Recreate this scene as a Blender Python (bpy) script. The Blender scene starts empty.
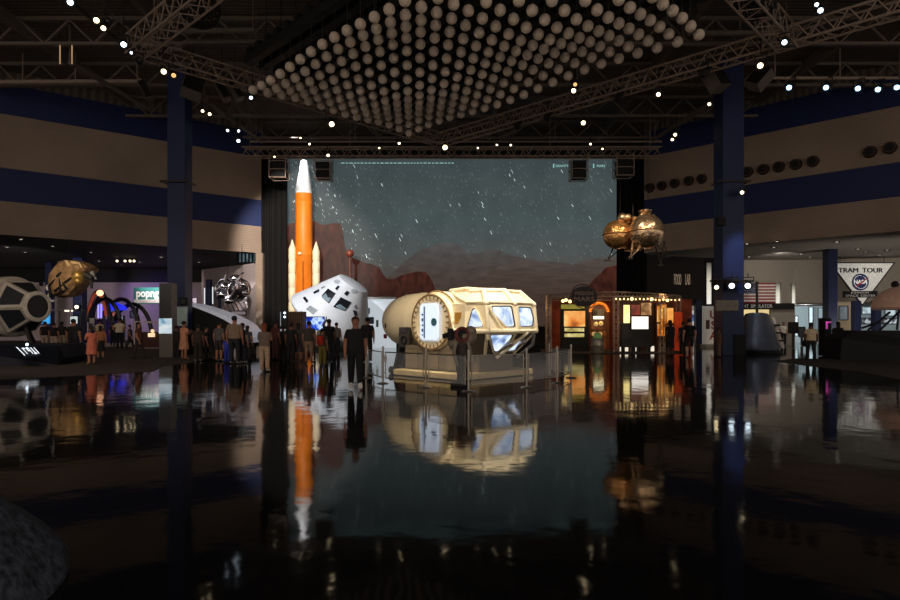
import bpy, bmesh, math, random
from mathutils import Vector, Matrix, Euler
R = math.radians
rnd = random.Random(7)
SC = bpy.context.scene
COL = SC.collection
F = 600.0; HZ = 325.0; CX = 450.0; EYE = 1.6     # focal length in px, horizon row, eye height

def P(px, py, D):
    return Vector(((px - CX) / F * D, D, EYE + (HZ - py) / F * D))
def XD(px, D): return (px - CX) / F * D
def ZD(py, D): return EYE + (HZ - py) / F * D
def DF(py): return EYE * F / (py - HZ)            # depth of a floor point seen at row py

# ------------------------------------------------------------------ materials
def srgb(c):
    return tuple((x / 255 / 12.92) if x / 255 <= .04045 else ((x / 255 + .055) / 1.055) ** 2.4 for x in c)
MATS = {}
def mat(name, rgb, rough=.6, metal=0., emit=0., emit_rgb=None, noise=.12, nscale=6., bump=0., spec=.4):
    if name in MATS: return MATS[name]
    m = bpy.data.materials.new(name); m.use_nodes = True
    nt = m.node_tree; b = nt.nodes['Principled BSDF']
    c = srgb(rgb)
    b.inputs['Roughness'].default_value = rough
    b.inputs['Metallic'].default_value = metal
    b.inputs['Specular IOR Level'].default_value = spec
    tc = nt.nodes.new('ShaderNodeTexCoord')
    n = nt.nodes.new('ShaderNodeTexNoise'); n.inputs['Scale'].default_value = nscale; n.inputs['Detail'].default_value = 3
    nt.links.new(tc.outputs['Object'], n.inputs['Vector'])
    r = nt.nodes.new('ShaderNodeValToRGB')
    lo = tuple(x * (1 - noise) for x in c) + (1,); hi = tuple(min(1, x * (1 + noise)) for x in c) + (1,)
    r.color_ramp.elements[0].color = lo; r.color_ramp.elements[1].color = hi
    r.color_ramp.elements[0].position = .3; r.color_ramp.elements[1].position = .7
    nt.links.new(n.outputs['Fac'], r.inputs['Fac'])
    nt.links.new(r.outputs['Color'], b.inputs['Base Color'])
    if emit:
        ec = srgb(emit_rgb or rgb)
        r2 = nt.nodes.new('ShaderNodeValToRGB')
        r2.color_ramp.elements[0].color = tuple(x * (1 - noise) for x in ec) + (1,)
        r2.color_ramp.elements[1].color = tuple(min(1, x * (1 + noise)) for x in ec) + (1,)
        nt.links.new(n.outputs['Fac'], r2.inputs['Fac'])
        nt.links.new(r2.outputs['Color'], b.inputs['Emission Color'])
        b.inputs['Emission Strength'].default_value = emit
    if bump:
        bp = nt.nodes.new('ShaderNodeBump'); bp.inputs['Strength'].default_value = bump; bp.inputs['Distance'].default_value = .05
        nt.links.new(n.outputs['Fac'], bp.inputs['Height']); nt.links.new(bp.outputs['Normal'], b.inputs['Normal'])
    MATS[name] = m
    return m
def striped(name, rgb, axis='Z', scale=3., rough=.7, strength=.5, dark=.75):
    """painted or corrugated panel with ribs along one axis (world spaced, object coordinates)"""
    if name in MATS: return MATS[name]
    m = bpy.data.materials.new(name); m.use_nodes = True
    nt = m.node_tree; b = nt.nodes['Principled BSDF']; c = srgb(rgb)
    b.inputs['Roughness'].default_value = rough; b.inputs['Specular IOR Level'].default_value = .2
    tc = nt.nodes.new('ShaderNodeTexCoord'); w = nt.nodes.new('ShaderNodeTexWave')
    w.bands_direction = axis; w.inputs['Scale'].default_value = scale; w.inputs['Distortion'].default_value = .15
    nt.links.new(tc.outputs['Object'], w.inputs['Vector'])
    n = nt.nodes.new('ShaderNodeTexNoise'); n.inputs['Scale'].default_value = .35
    nt.links.new(tc.outputs['Object'], n.inputs['Vector'])
    r = nt.nodes.new('ShaderNodeValToRGB')
    r.color_ramp.elements[0].color = tuple(x * dark for x in c) + (1,); r.color_ramp.elements[1].color = c + (1,)
    nt.links.new(w.outputs['Fac'], r.inputs['Fac'])
    mx = nt.nodes.new('ShaderNodeMix'); mx.data_type = 'RGBA'; mx.blend_type = 'MULTIPLY'; mx.inputs[0].default_value = .5
    nt.links.new(r.outputs['Color'], mx.inputs[6]); nt.links.new(n.outputs['Fac'], mx.inputs[7])
    nt.links.new(mx.outputs[2], b.inputs['Base Color'])
    bp = nt.nodes.new('ShaderNodeBump'); bp.inputs['Strength'].default_value = strength; bp.inputs['Distance'].default_value = .05
    nt.links.new(w.outputs['Fac'], bp.inputs['Height']); nt.links.new(bp.outputs['Normal'], b.inputs['Normal'])
    MATS[name] = m
    return m
def picture(name, stops, scale=3., strength=1., detail=4., distort=.6):
    """lit display panel: emission through a noise ramp"""
    if name in MATS: return MATS[name]
    m = bpy.data.materials.new(name); m.use_nodes = True
    nt = m.node_tree; b = nt.nodes['Principled BSDF']
    b.inputs['Base Color'].default_value = (.02, .02, .02, 1); b.inputs['Roughness'].default_value = .3
    tc = nt.nodes.new('ShaderNodeTexCoord'); n = nt.nodes.new('ShaderNodeTexNoise')
    n.inputs['Scale'].default_value = scale; n.inputs['Detail'].default_value = detail; n.inputs['Distortion'].default_value = distort
    nt.links.new(tc.outputs['Object'], n.inputs['Vector'])
    r = nt.nodes.new('ShaderNodeValToRGB'); el = r.color_ramp.elements
    while len(el) < len(stops): el.new(.5)
    for e, (p, c) in zip(el, stops): e.position = p; e.color = srgb(c) + (1,)
    nt.links.new(n.outputs['Fac'], r.inputs['Fac']); nt.links.new(r.outputs['Color'], b.inputs['Emission Color'])
    b.inputs['Emission Strength'].default_value = strength
    MATS[name] = m
    return m
def zgrad(name, stops, z0, z1, nscale=1.2, namt=.25, strength=1., stretch=(1, 1, 1)):
    """projected picture: emission graded along world height, broken by noise"""
    m = bpy.data.materials.new(name); m.use_nodes = True
    nt = m.node_tree; b = nt.nodes['Principled BSDF']
    b.inputs['Base Color'].default_value = (.01, .01, .01, 1); b.inputs['Roughness'].default_value = .8
    tc = nt.nodes.new('ShaderNodeTexCoord'); mp = nt.nodes.new('ShaderNodeMapping')
    mp.inputs['Scale'].default_value = stretch
    sep = nt.nodes.new('ShaderNodeSeparateXYZ'); mr = nt.nodes.new('ShaderNodeMapRange')
    nt.links.new(tc.outputs['Object'], sep.inputs[0]); nt.links.new(tc.outputs['Object'], mp.inputs['Vector'])
    mr.inputs['From Min'].default_value = z0; mr.inputs['From Max'].default_value = z1
    n = nt.nodes.new('ShaderNodeTexNoise'); n.inputs['Scale'].default_value = nscale; n.inputs['Detail'].default_value = 8
    n.inputs['Distortion'].default_value = .4
    nt.links.new(mp.outputs[0], n.inputs['Vector']); nt.links.new(sep.outputs['Z'], mr.inputs['Value'])
    r = nt.nodes.new('ShaderNodeValToRGB'); el = r.color_ramp.elements
    while len(el) < len(stops): el.new(.5)
    for e, (p, c) in zip(el, stops): e.position = p; e.color = srgb(c) + (1,)
    nt.links.new(mr.outputs[0], r.inputs['Fac'])
    m2 = nt.nodes.new('ShaderNodeMapRange'); m2.inputs['From Min'].default_value = .3; m2.inputs['From Max'].default_value = .7
    m2.inputs['To Min'].default_value = 1 - namt; m2.inputs['To Max'].default_value = 1 + namt
    nt.links.new(n.outputs['Fac'], m2.inputs['Value'])
    mu = nt.nodes.new('ShaderNodeMath'); mu.operation = 'MULTIPLY'; mu.inputs[1].default_value = strength
    nt.links.new(m2.outputs[0], mu.inputs[0])
    nt.links.new(r.outputs['Color'], b.inputs['Emission Color']); nt.links.new(mu.outputs[0], b.inputs['Emission Strength'])
    return m
def glass(name, tint=(235, 240, 245), alpha=.18):
    m = bpy.data.materials.new(name); m.use_nodes = True
    b = m.node_tree.nodes['Principled BSDF']
    b.inputs['Base Color'].default_value = srgb(tint) + (1,); b.inputs['Roughness'].default_value = .05
    b.inputs['Alpha'].default_value = alpha
    MATS[name] = m
    return m

BLACK = mat('black_paint', (14, 13, 13), .7)
DARK = mat('dark_metal', (38, 34, 32), .5, .3)
DARKGREY = mat('dark_grey', (58, 55, 53), .6)
RIG = mat('rigging_metal', (150, 130, 115), .55, .05)
RIGD = mat('rigging_dark', (46, 41, 38), .55, .3)
STEEL = mat('brushed_steel', (190, 188, 184), .3, .9)
WHITE = mat('white_paint', (225, 224, 222), .45)
CREAM = mat('cream_skin', (244, 228, 192), .5, noise=.05, nscale=2)
BLUE = mat('column_blue', (13, 30, 74), .5, noise=.08)
LENSW = mat('lamp_lens_warm', (255, 225, 180), .3, emit=4.5, emit_rgb=(255, 225, 180))
LENSC = mat('lamp_lens_cool', (215, 232, 255), .3, emit=4.5, emit_rgb=(215, 232, 255))
LENSO = mat('lamp_lens_off', (40, 38, 40), .15)
LENSD = mat('lamp_lens_dim', (255, 190, 120), .3, emit=1.2, emit_rgb=(255, 190, 120))
LETTERW = mat('letter_white', (235, 235, 230), .6, emit=.35)
LETTERD = mat('letter_dark', (20, 20, 24), .6)

# ------------------------------------------------------------------ mesh builder
class MB:
    def __init__(self): self.bm = bmesh.new()
    def _mi(self, geom, mi):
        fs = set()
        for v in geom:
            for f in v.link_faces: fs.add(f)
        for f in fs: f.material_index = mi
    def box(self, c, s, rot=None, mi=0, bevel=0.):
        M = Matrix.Translation(Vector(c)) @ (rot.to_matrix().to_4x4() if rot else Matrix()) @ Matrix.Diagonal((s[0], s[1], s[2], 1))
        r = bmesh.ops.create_cube(self.bm, size=1, matrix=M)
        self._mi(r['verts'], mi)
        if bevel:
            es = list({e for v in r['verts'] for e in v.link_edges})
            q = bmesh.ops.bevel(self.bm, geom=es, offset=bevel, segments=2, affect='EDGES', profile=.6)
            for f in q['faces']: f.material_index = mi
        return self
    def b2(self, lo, hi, mi=0, bevel=0.):
        lo = Vector(lo); hi = Vector(hi)
        return self.box((lo + hi) / 2, hi - lo, None, mi, bevel)
    def cyl(self, p0, p1, r0, r1=None, seg=12, mi=0, cap=True):
        p0 = Vector(p0); p1 = Vector(p1); d = p1 - p0
        if d.length < 1e-6: return self
        if r1 is None: r1 = r0
        q = Vector((0, 0, 1)).rotation_difference(d.normalized())
        M = Matrix.Translation((p0 + p1) / 2) @ q.to_matrix().to_4x4()
        r = bmesh.ops.create_cone(self.bm, cap_ends=cap, segments=seg, radius1=r0, radius2=max(r1, 1e-4), depth=d.length, matrix=M)
        self._mi(r['verts'], mi); return self
    def tube(self, pts, r, seg=8, mi=0):
        for a, b in zip(pts[:-1], pts[1:]): self.cyl(a, b, r, r, seg, mi)
        return self
    def sph(self, c, r, mi=0, u=16, v=10, rot=None):
        if not hasattr(r, '__len__'): r = (r, r, r)
        M = Matrix.Translation(Vector(c)) @ (rot.to_matrix().to_4x4() if rot else Matrix()) @ Matrix.Diagonal((r[0], r[1], r[2], 1))
        q = bmesh.ops.create_uvsphere(self.bm, u_segments=u, v_segments=v, radius=1, matrix=M)
        self._mi(q['verts'], mi); return self
    def poly(self, pts, mi=0):
        f = self.bm.faces.new([self.bm.verts.new(Vector(p)) for p in pts]); f.material_index = mi; return self
    def prism(self, pts, d, mi=0):
        """pts: planar polygon; d: extrusion vector"""
        d = Vector(d); n = len(pts)
        a = [self.bm.verts.new(Vector(p)) for p in pts]; b = [self.bm.verts.new(Vector(p) + d) for p in pts]
        fs = [self.bm.faces.new(a), self.bm.faces.new(b[::-1])]
        for i in range(n): fs.append(self.bm.faces.new((a[i], b[i], b[(i + 1) % n], a[(i + 1) % n])))
        for f in fs: f.material_index = mi
        return self
    def lathe(self, prof, M=None, seg=32, mi=0):
        """prof: (radius, height) pairs around local z"""
        M = M or Matrix(); rings = []
        for r, h in prof:
            if r < 1e-5: rings.append([self.bm.verts.new(M @ Vector((0, 0, h)))])
            else: rings.append([self.bm.verts.new(M @ Vector((r * math.cos(2 * math.pi * i / seg), r * math.sin(2 * math.pi * i / seg), h))) for i in range(seg)])
        for A, B in zip(rings[:-1], rings[1:]):
            for i in range(seg):
                j = (i + 1) % seg
                if len(A) == 1 and len(B) == 1: continue
                if len(A) == 1: f = self.bm.faces.new((A[0], B[i], B[j]))
                elif len(B) == 1: f = self.bm.faces.new((A[i], B[0], A[j]))
                else: f = self.bm.faces.new((A[i], B[i], B[j], A[j]))
                f.material_index = mi
        return self
    def loft(self, rings, mi=0, caps=True):
        vs = [[self.bm.verts.new(Vector(p)) for p in r] for r in rings]; n = len(vs[0])
        for A, B in zip(vs[:-1], vs[1:]):
            for i in range(n):
                self.bm.faces.new((A[i], A[(i + 1) % n], B[(i + 1) % n], B[i])).material_index = mi
        if caps:
            self.bm.faces.new(vs[0]).material_index = mi; self.bm.faces.new(vs[-1][::-1]).material_index = mi
        return self
    def ring(self, c, n, r, t, seg=32, mi=0, tseg=8):
        c = Vector(c); q = Vector((0, 0, 1)).rotation_difference(Vector(n).normalized())
        M = Matrix.Translation(c) @ q.to_matrix().to_4x4(); V = []
        for i in range(seg):
            a = 2 * math.pi * i / seg
            V.append([self.bm.verts.new(M @ Vector(((r + t * math.cos(2 * math.pi * j / tseg)) * math.cos(a), (r + t * math.cos(2 * math.pi * j / tseg)) * math.sin(a), t * math.sin(2 * math.pi * j / tseg)))) for j in range(tseg)])
        for i in range(seg):
            for j in range(tseg):
                self.bm.faces.new((V[i][j], V[(i + 1) % seg][j], V[(i + 1) % seg][(j + 1) % tseg], V[i][(j + 1) % tseg])).material_index = mi
        return self
    def text(self, s, size, M, mi=0, depth=.01, bold=0., width=None):
        cu = bpy.data.curves.new('t', 'FONT'); cu.body = s; cu.size = size; cu.extrude = depth; cu.offset = bold
        cu.align_x = 'CENTER'; cu.align_y = 'CENTER'; cu.resolution_u = 3
        o = bpy.data.objects.new('t', cu); COL.objects.link(o)
        bpy.context.view_layer.update()
        me = bpy.data.meshes.new_from_object(o.evaluated_get(bpy.context.evaluated_depsgraph_get()))
        bpy.data.objects.remove(o)
        if width:
            xs = [v.co.x for v in me.vertices]; k = width / max(1e-6, max(xs) - min(xs))
            me.transform(Matrix.Diagonal((k, 1, 1, 1)))
        me.transform(M); n0 = len(self.bm.faces)
        self.bm.from_mesh(me); bpy.data.meshes.remove(me)
        self.bm.faces.ensure_lookup_table()
        for f in self.bm.faces[n0:]: f.material_index = mi
        return self
    def build(self, name, mats, parent=None, origin=None, smooth=False, world=True, loc=None, angle=40):
        """world=True: vertices are world coordinates, moved into the parent's (or the origin's) frame"""
        if not hasattr(mats, '__len__'): mats = [mats]
        bmesh.ops.recalc_face_normals(self.bm, faces=self.bm.faces)
        off = Vector((0, 0, 0))
        if world and parent is not None:
            off = ROOTS[parent.name]
        elif origin is not None: off = Vector(origin)
        if off.length: bmesh.ops.translate(self.bm, verts=self.bm.verts, vec=-off)
        me = bpy.data.meshes.new(name); self.bm.to_mesh(me); self.bm.free()
        for m in mats: me.materials.append(m)
        if smooth:
            me.polygons.foreach_set('use_smooth', [True] * len(me.polygons))
            try: me.set_sharp_from_angle(angle=R(angle))
            except Exception: pass
        o = bpy.data.objects.new(name, me); COL.objects.link(o)
        ROOTS[o.name] = off.copy()
        if parent is not None:
            o.parent = parent
            if world and parent.type == 'MESH': pass
        elif origin is not None: o.location = off
        if loc is not None: o.location = loc
        return o
ROOTS = {}
def tag(o, label, cat, group=None, kind=None):
    if label: o['label'] = label
    if cat: o['category'] = cat
    if group: o['group'] = group
    if kind: o['kind'] = kind
    return o
def thing(name, label, cat, loc=(0, 0, 0), rz=0., group=None):
    o = bpy.data.objects.new(name, None); COL.objects.link(o)
    o.empty_display_size = .2
    o.location = loc; o.rotation_euler = (0, 0, rz); ROOTS[o.name] = Vector(loc)
    return tag(o, label, cat, group)
def struct(o): o['kind'] = 'structure'; return o
def children(o): return [c for c in COL.objects if c.parent == o]
def dup(root, kids, loc, label, group=None, rz=None, gl=None):
    """copy of a thing, its parts and sub-parts. kids: {object: [children]}"""
    c = root.copy(); COL.objects.link(c); c.location = loc; c['label'] = label
    if rz is not None: c.rotation_euler = (0, 0, rz)
    if group: c['group'] = group
    for k in kids.get(root, []):
        kc = k.copy(); COL.objects.link(kc); kc.parent = c
        for g in kids.get(k, []):
            gc = g.copy(); COL.objects.link(gc); gc.parent = kc
    return c
def kidmap(*os):
    m = {}
    for o in COL.objects:
        if o.parent: m.setdefault(o.parent, []).append(o)
    return m
FACE = Matrix.Rotation(R(90), 4, 'X')          # text facing the camera side (-Y)
def TM(p, rz=0): return Matrix.Translation(Vector(p)) @ Matrix.Rotation(rz, 4, 'Z') @ FACE
ORD = ['first', 'second', 'third', 'fourth', 'fifth', 'sixth', 'seventh', 'eighth', 'ninth', 'tenth', 'eleventh', 'twelfth', 'thirteenth', 'fourteenth', 'fifteenth', 'sixteenth', 'seventeenth', 'eighteenth', 'nineteenth', 'twentieth', 'twenty-first']

# ------------------------------------------------------------------ camera, world, colour
cam = bpy.data.cameras.new('camera'); co = bpy.data.objects.new('camera', cam); COL.objects.link(co)
cam.sensor_width = 36; cam.lens = 24; cam.shift_y = 25 / 900; cam.clip_end = 300; cam.clip_start = .05
co.location = (0, 0, EYE); co.rotation_euler = (R(90), 0, 0); SC.camera = co
SC.view_settings.view_transform = 'Standard'
try: SC.view_settings.look = 'None'
except Exception: pass
try: SC.cycles.use_denoising = True
except Exception: pass
SC.cycles.max_bounces = 6; SC.cycles.diffuse_bounces = 3; SC.cycles.glossy_bounces = 4
SC.cycles.sample_clamp_indirect = 4
w = bpy.data.worlds.new('ambient_fill'); SC.world = w; w.use_nodes = True
w.node_tree.nodes['Background'].inputs[0].default_value = (1, .87, .76, 1)
w.node_tree.nodes['Background'].inputs[1].default_value = .85  # warm ambient fill added through the open back of the hall

# ------------------------------------------------------------------ room shell
def floor_mat():
    m = bpy.data.materials.new('polished_black_floor'); m.use_nodes = True
    nt = m.node_tree; b = nt.nodes['Principled BSDF']
    b.inputs['Base Color'].default_value = (.0045, .0045, .005, 1); b.inputs['IOR'].default_value = 1.25
    b.inputs['Specular IOR Level'].default_value = .5
    tc = nt.nodes.new('ShaderNodeTexCoord')
    n = nt.nodes.new('ShaderNodeTexNoise'); n.inputs['Scale'].default_value = .9; n.inputs['Detail'].default_value = 2
    n2 = nt.nodes.new('ShaderNodeTexNoise'); n2.inputs['Scale'].default_value = 5.; n2.inputs['Detail'].default_value = 1
    nt.links.new(tc.outputs['Object'], n.inputs['Vector']); nt.links.new(tc.outputs['Object'], n2.inputs['Vector'])
    b1 = nt.nodes.new('ShaderNodeBump'); b1.inputs['Strength'].default_value = .13; b1.inputs['Distance'].default_value = .05
    b2 = nt.nodes.new('ShaderNodeBump'); b2.inputs['Strength'].default_value = .055; b2.inputs['Distance'].default_value = .02
    nt.links.new(n.outputs['Fac'], b1.inputs['Height']); nt.links.new(n2.outputs['Fac'], b2.inputs['Height'])
    nt.links.new(b1.outputs['Normal'], b2.inputs['Normal']); nt.links.new(b2.outputs['Normal'], b.inputs['Normal'])
    mr = nt.nodes.new('ShaderNodeMapRange'); mr.inputs['To Min'].default_value = .04; mr.inputs['To Max'].default_value = .085
    nt.links.new(n.outputs['Fac'], mr.inputs['Value']); nt.links.new(mr.outputs[0], b.inputs['Roughness'])
    return m
struct(MB().b2((-80, -6, -.2), (60, 72, 0)).build('floor', floor_mat()))
CARP = mat('brown_carpet', (52, 42, 36), .95, noise=.3, nscale=9)
def carpet(pts, name):
    return struct(MB().prism([Vector((x, y, .0)) for x, y in pts], (0, 0, .012)).build(name, CARP))
carpet([(-30, 12), (-13.1, DF(380)), (-10.2, DF(371.5)), (-11.2, DF(366)), (-10.9, DF(363)), (-12.5, 33), (-15, 42), (-22, 50), (-22, 61.5), (-70, 61.5), (-70, 12)], 'floor')
carpet([(XD(905, 17.2), DF(380.5)), (XD(860, 20.5), DF(372)), (XD(800, 24), DF(366)), (XD(770, 27), DF(361)), (XD(800, 28.5), DF(358.5)), (XD(900, 27), DF(361)), (40, 28), (40, 12)], 'floor')
carpet([(XD(540, 35), DF(353)), (XD(600, 33), DF(354.5)), (XD(692, 33.5), DF(354)), (XD(690, 40), 40), (XD(540, 40), 40)], 'floor')

WALLW = striped('wall_panel_tan', (172, 150, 132), 'Z', 2.2, .7, .25, .86)
WALLB = mat('wall_band_blue', (19, 34, 82), .6, noise=.08)
def prism_wall(a, b, bands, name, t=.4, side=1):
    a = Vector((a[0], a[1], 0)); b = Vector((b[0], b[1], 0)); d = (b - a).normalized(); n = Vector((-d.y, d.x, 0)) * t * side
    m = MB()
    for z0, z1, mi in bands:
        q = [a + Vector((0, 0, z0)), b + Vector((0, 0, z0)), b + n + Vector((0, 0, z0)), a + n + Vector((0, 0, z0))]
        m.prism(q, (0, 0, z1 - z0), mi)
    return m
BANDS = [(6.9, 8.85, 0), (8.85, 10.8, 1), (10.8, 13.95, 0), (13.95, 15.75, 1), (15.75, 16.5, 2)]
LA, LB = (-13.9, 44.2), (-50.5, 17.)
RA, RB = (14.3, 44.2), (46.5, 14.)
CEIL = striped('ceiling_deck', (128, 115, 104), 'Y', 1.1, .85, .7, .5)
struct(prism_wall(LA, LB, BANDS, 'wl', .4, -1).build('wall_left', [WALLW, WALLB, CEIL]))
struct(prism_wall(RA, RB, BANDS, 'wr', .4, 1).build('wall_right', [WALLW, WALLB, CEIL]))
struct(MB().b2((-14.2, 47, 0), (14.6, 47.3, 7.6)).b2((-18, 47, 7.6), (18, 47.3, 16.5)).build('wall_back', BLACK))
struct(MB().b2((-80, -6, 16.5), (60, 72, 16.7)).build('ceiling', CEIL))
# left lower hall
RWALL = mat('rear_wall_plaster', (180, 164, 164), .8, noise=.06)
struct(MB().b2((-14.25, 44.0, 0), (-13.75, 44.5, 6.9)).build('wall_left_end', WALLW))
def seg_wall(p, q, z0, z1, name, m, t=.2):
    a = Vector((p[0], p[1], z0)); b = Vector((q[0], q[1], z0)); d = (b - a).normalized(); n = Vector((-d.y, d.x, 0)) * t
    return struct(MB().prism([a, b, b + n, a + n], (0, 0, z1 - z0)).build(name, m))
seg_wall((-14.2, 44.6), (-20.5, 50), 0, 6.2, 'wall_left_inner', RWALL)
struct(MB().b2((-78, 62, 0), (-20, 62.3, 6.0), 0).b2((-78, 62, 6.0), (-14, 62.3, 7.4), 1).build('wall_left_rear', [RWALL, BLACK]))
struct(MB().prism([Vector((-14, 44.7, 7.4)), Vector((-50, 17.6, 7.4)), Vector((-78, 30, 7.4)), Vector((-78, 62.3, 7.4)), Vector((-14, 62.3, 7.4))], (0, 0, .15)).build('ceiling_left', BLACK))
# right lower hall
SOFF = mat('soffit_plaster', (150, 142, 134), .85, noise=.08, nscale=1)
LWALL = mat('right_rear_plaster', (150, 140, 128), .8, noise=.06)
struct(MB().prism([Vector((14.4, 44.7, 6.9)), Vector((46.5, 14.6, 6.9)), Vector((56, 20, 6.9)), Vector((56, 60, 6.9)), Vector((14.4, 60, 6.9))], (0, 0, .15)).build('ceiling_right', SOFF))
BRIGHT = mat('glowing_hall_wall', (168, 182, 186), .8, emit=.22, emit_rgb=(168, 186, 192), noise=.05)  # wall emits by itself, standing in for the bright hall lighting
m = MB()
m.b2((XD(740, 49), 49, 3.4), (XD(793, 49), 49.25, 6.9), 0).prism([P(793, 300, 49) * 1 + Vector((0, 0, 3.4 - ZD(300, 49))), Vector((48, 44, 3.4)), Vector((48, 44.3, 3.4)), Vector((XD(793, 49), 49.3, 3.4))], (0, 0, 3.5), 0)
struct(m.build('wall_right_rear', LWALL))
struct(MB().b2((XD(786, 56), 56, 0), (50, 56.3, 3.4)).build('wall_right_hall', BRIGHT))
struct(MB().b2((XD(740, 49), 49.1, 3.35), (50, 58, 3.5)).build('ceiling_hall', SOFF))
m = MB()
m.b2((XD(771, 48.9), 48.9, 0), (XD(795, 48.9), 49.2, 3.4), 0)
struct(m.build('wall_right_pier', LWALL))
struct(MB().b2((XD(835, 47.), 46.8, 0), (XD(850, 47), 47.1, 3.4)).build('trim_1', mat('warm_jamb', (190, 170, 140), .8, emit=.1)))
# dark food-court fascia
FAS = mat('fascia_charcoal', (38, 34, 34), .8)
m = MB(); a = Vector((14.6, 44.6, 3.1)); b = Vector((XD(705, 47), 47, 3.1))
m.prism([a, b, b + Vector((0, .3, 0)), a + Vector((0, .3, 0))], (0, 0, 3.75))
struct(m.build('wall_fascia', FAS))
struct(MB().b2((14.4, 44.75, 0), (XD(681, 45.5), 45.0, 3.1)).build('wall_fascia_lower', FAS))
struct(MB().b2((XD(704, 47.5), 47.4, 3.1), (XD(742, 47.5), 47.6, 6.9)).build('wall_fascia_end', BLACK))
WARMW = mat('glowing_shop_wall', (240, 214, 150), .8, emit=.75, emit_rgb=(250, 222, 160), noise=.15, nscale=1.5)  # shop brightness put into the wall as emission
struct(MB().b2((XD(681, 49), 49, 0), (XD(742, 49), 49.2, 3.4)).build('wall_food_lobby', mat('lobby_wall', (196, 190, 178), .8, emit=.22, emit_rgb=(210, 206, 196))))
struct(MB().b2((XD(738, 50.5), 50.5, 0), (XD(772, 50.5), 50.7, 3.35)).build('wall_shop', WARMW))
# roof beams under the deck
JO = mat('joist_steel', (104, 92, 83), .7)
k = 0
for yy in (14, 19, 24, 29, 34, 39, 43.5):
    m = MB()
    m.b2((-34, yy - .12, 15.1), (34, yy + .12, 15.25)).b2((-34, yy - .12, 16.3), (34, yy + .12, 16.48))
    x = -34.
    while x < 34:
        m.cyl((x, yy, 15.2), (x + 1.2, yy, 16.35), .06, .06, 5); m.cyl((x + 1.2, yy, 16.35), (x + 2.4, yy, 15.2), .06, .06, 5); x += 2.4
    k += 1
    struct(m.build('trim_%d' % (k + 1), JO))
for xx in (-21, -14, -5.5, 3, 11.5, 20):
    k += 1
    struct(MB().b2((xx - .14, 3, 15.9), (xx + .14, 46.5, 16.48)).build('trim_%d' % (k + 1), JO))
# window strip in the upper left void
m = MB(); wz0, wz1, wy = ZD(262, 46.6), ZD(253.5, 46.6), 46.6
wx0, wx1 = XD(238, wy), XD(256, wy)
m.b2((wx0 - .1, wy, wz0 - .06), (wx1 + .1, wy + .12, wz0)).b2((wx0 - .1, wy, wz1), (wx1 + .1, wy + .12, wz1 + .06))
for i in range(6):
    xx = wx0 + (wx1 - wx0) * i / 5; m.b2((xx - .05, wy - .02, wz0), (xx + .05, wy + .1, wz1))
wf = struct(m.build('window_1', BLACK))
MB().b2((wx0, wy + .1, wz0), (wx1, wy + .14, wz1)).build('pane', picture('blind_glow', [(.3, (20, 26, 32)), (.55, (80, 100, 108)), (.75, (150, 170, 175))], 1.4, .7), wf)

# blue columns
def column(px, wpx, D, ztop, label, name='column', zbot=0., group=None):
    x = XD(px, D); w_ = wpx / F * D
    t = thing(name, label, 'column', (x, D, zbot), 0, group)
    MB().b2((x - w_ / 2, D - w_ / 2, zbot), (x + w_ / 2, D + w_ / 2, ztop), 0, .03).build('shaft', BLUE, t)
    return t
cl = column(180, 17.5, 32, 15.2, 'tall blue square column left of the big screen')
cr = column(728.5, 21, 32, 15.6, 'tall blue square column right of the big screen')
for t, px, wp in ((cl, 180, 17.5), (cr, 728.5, 21)):
    x = XD(px, 32); w_ = wp / F * 32
    MB().b2((x - w_ / 2 - .05 + (w_ * .55 if t is cr else 0), 31.35, 0.), (x + w_ / 2 + .05, 32 + w_ / 2 + .05, 1.1), 0, .02).build('base_casing', BLACK, t)
    m = MB(); zz = ZD(184, 32)
    m.b2((x - w_ / 2 - .28, 31.3, zz - .05), (x + w_ / 2 + .28, 31.42, zz + .05))
    for s in (-1, 1): m.cyl((x + s * (w_ / 2 + .22), 31.36, zz), (x + s * (w_ / 2 + .22), 32.3, zz), .04)
    m.build('clamp_bracket', RIGD, t)
MB().b2((XD(719, 31), 31.28, ZD(310.5, 31)), (XD(741, 31), 31.42, ZD(300, 31))).build('plaque', mat('plaque_grey', (128, 120, 108), .6), cr)
MB().b2((XD(719, 31), 31.1, ZD(225, 31)), (XD(727, 31), 31.45, ZD(216, 31)), 0, .03).build('junction_box', BLACK, cr)
MB().b2((XD(177, 31), 31.3, ZD(305, 31)), (XD(184, 31), 31.52, ZD(297, 31)), 0, .02).b2((XD(178.5, 31), 31.27, ZD(303.5, 31)), (XD(182.5, 31), 31.3, ZD(299, 31)), 1).build('clock_box', [BLACK, DARKGREY], cl)
MB().b2((XD(173.5, 31), 31.3, ZD(326, 31)), (XD(183.5, 31), 31.5, ZD(306.5, 31)), 0, .02).build('steel_panel', mat('pale_panel', (160, 176, 172), .4, .3, emit=.05), cl)
for px, wpx, D, lab, zt in ((80, 9, 52, 'blue column behind the hanging gold spacecraft', 7.4), (50, 6, 56, 'slim dark blue column at far left behind the small blue screen', 7.4),
                        (209, 5, 47.5, 'narrow blue post beside the hanging silver engine', 5.2), (222, 6, 48, 'blue post behind the hanging silver engine', 5.0),
                        (830, 9.5, 42.2, 'slim blue column in front of the triangular sign', 6.9), (698, 6, 44, 'short blue column beside the food court entrance', 3.4),
                        (856, 6.5, 44.5, 'blue door post under the triangular sign', 3.4), (876, 6.5, 44.2, 'blue door post right of the shop window strip', 3.4)):
    column(px, wpx, D, zt, lab)

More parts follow.
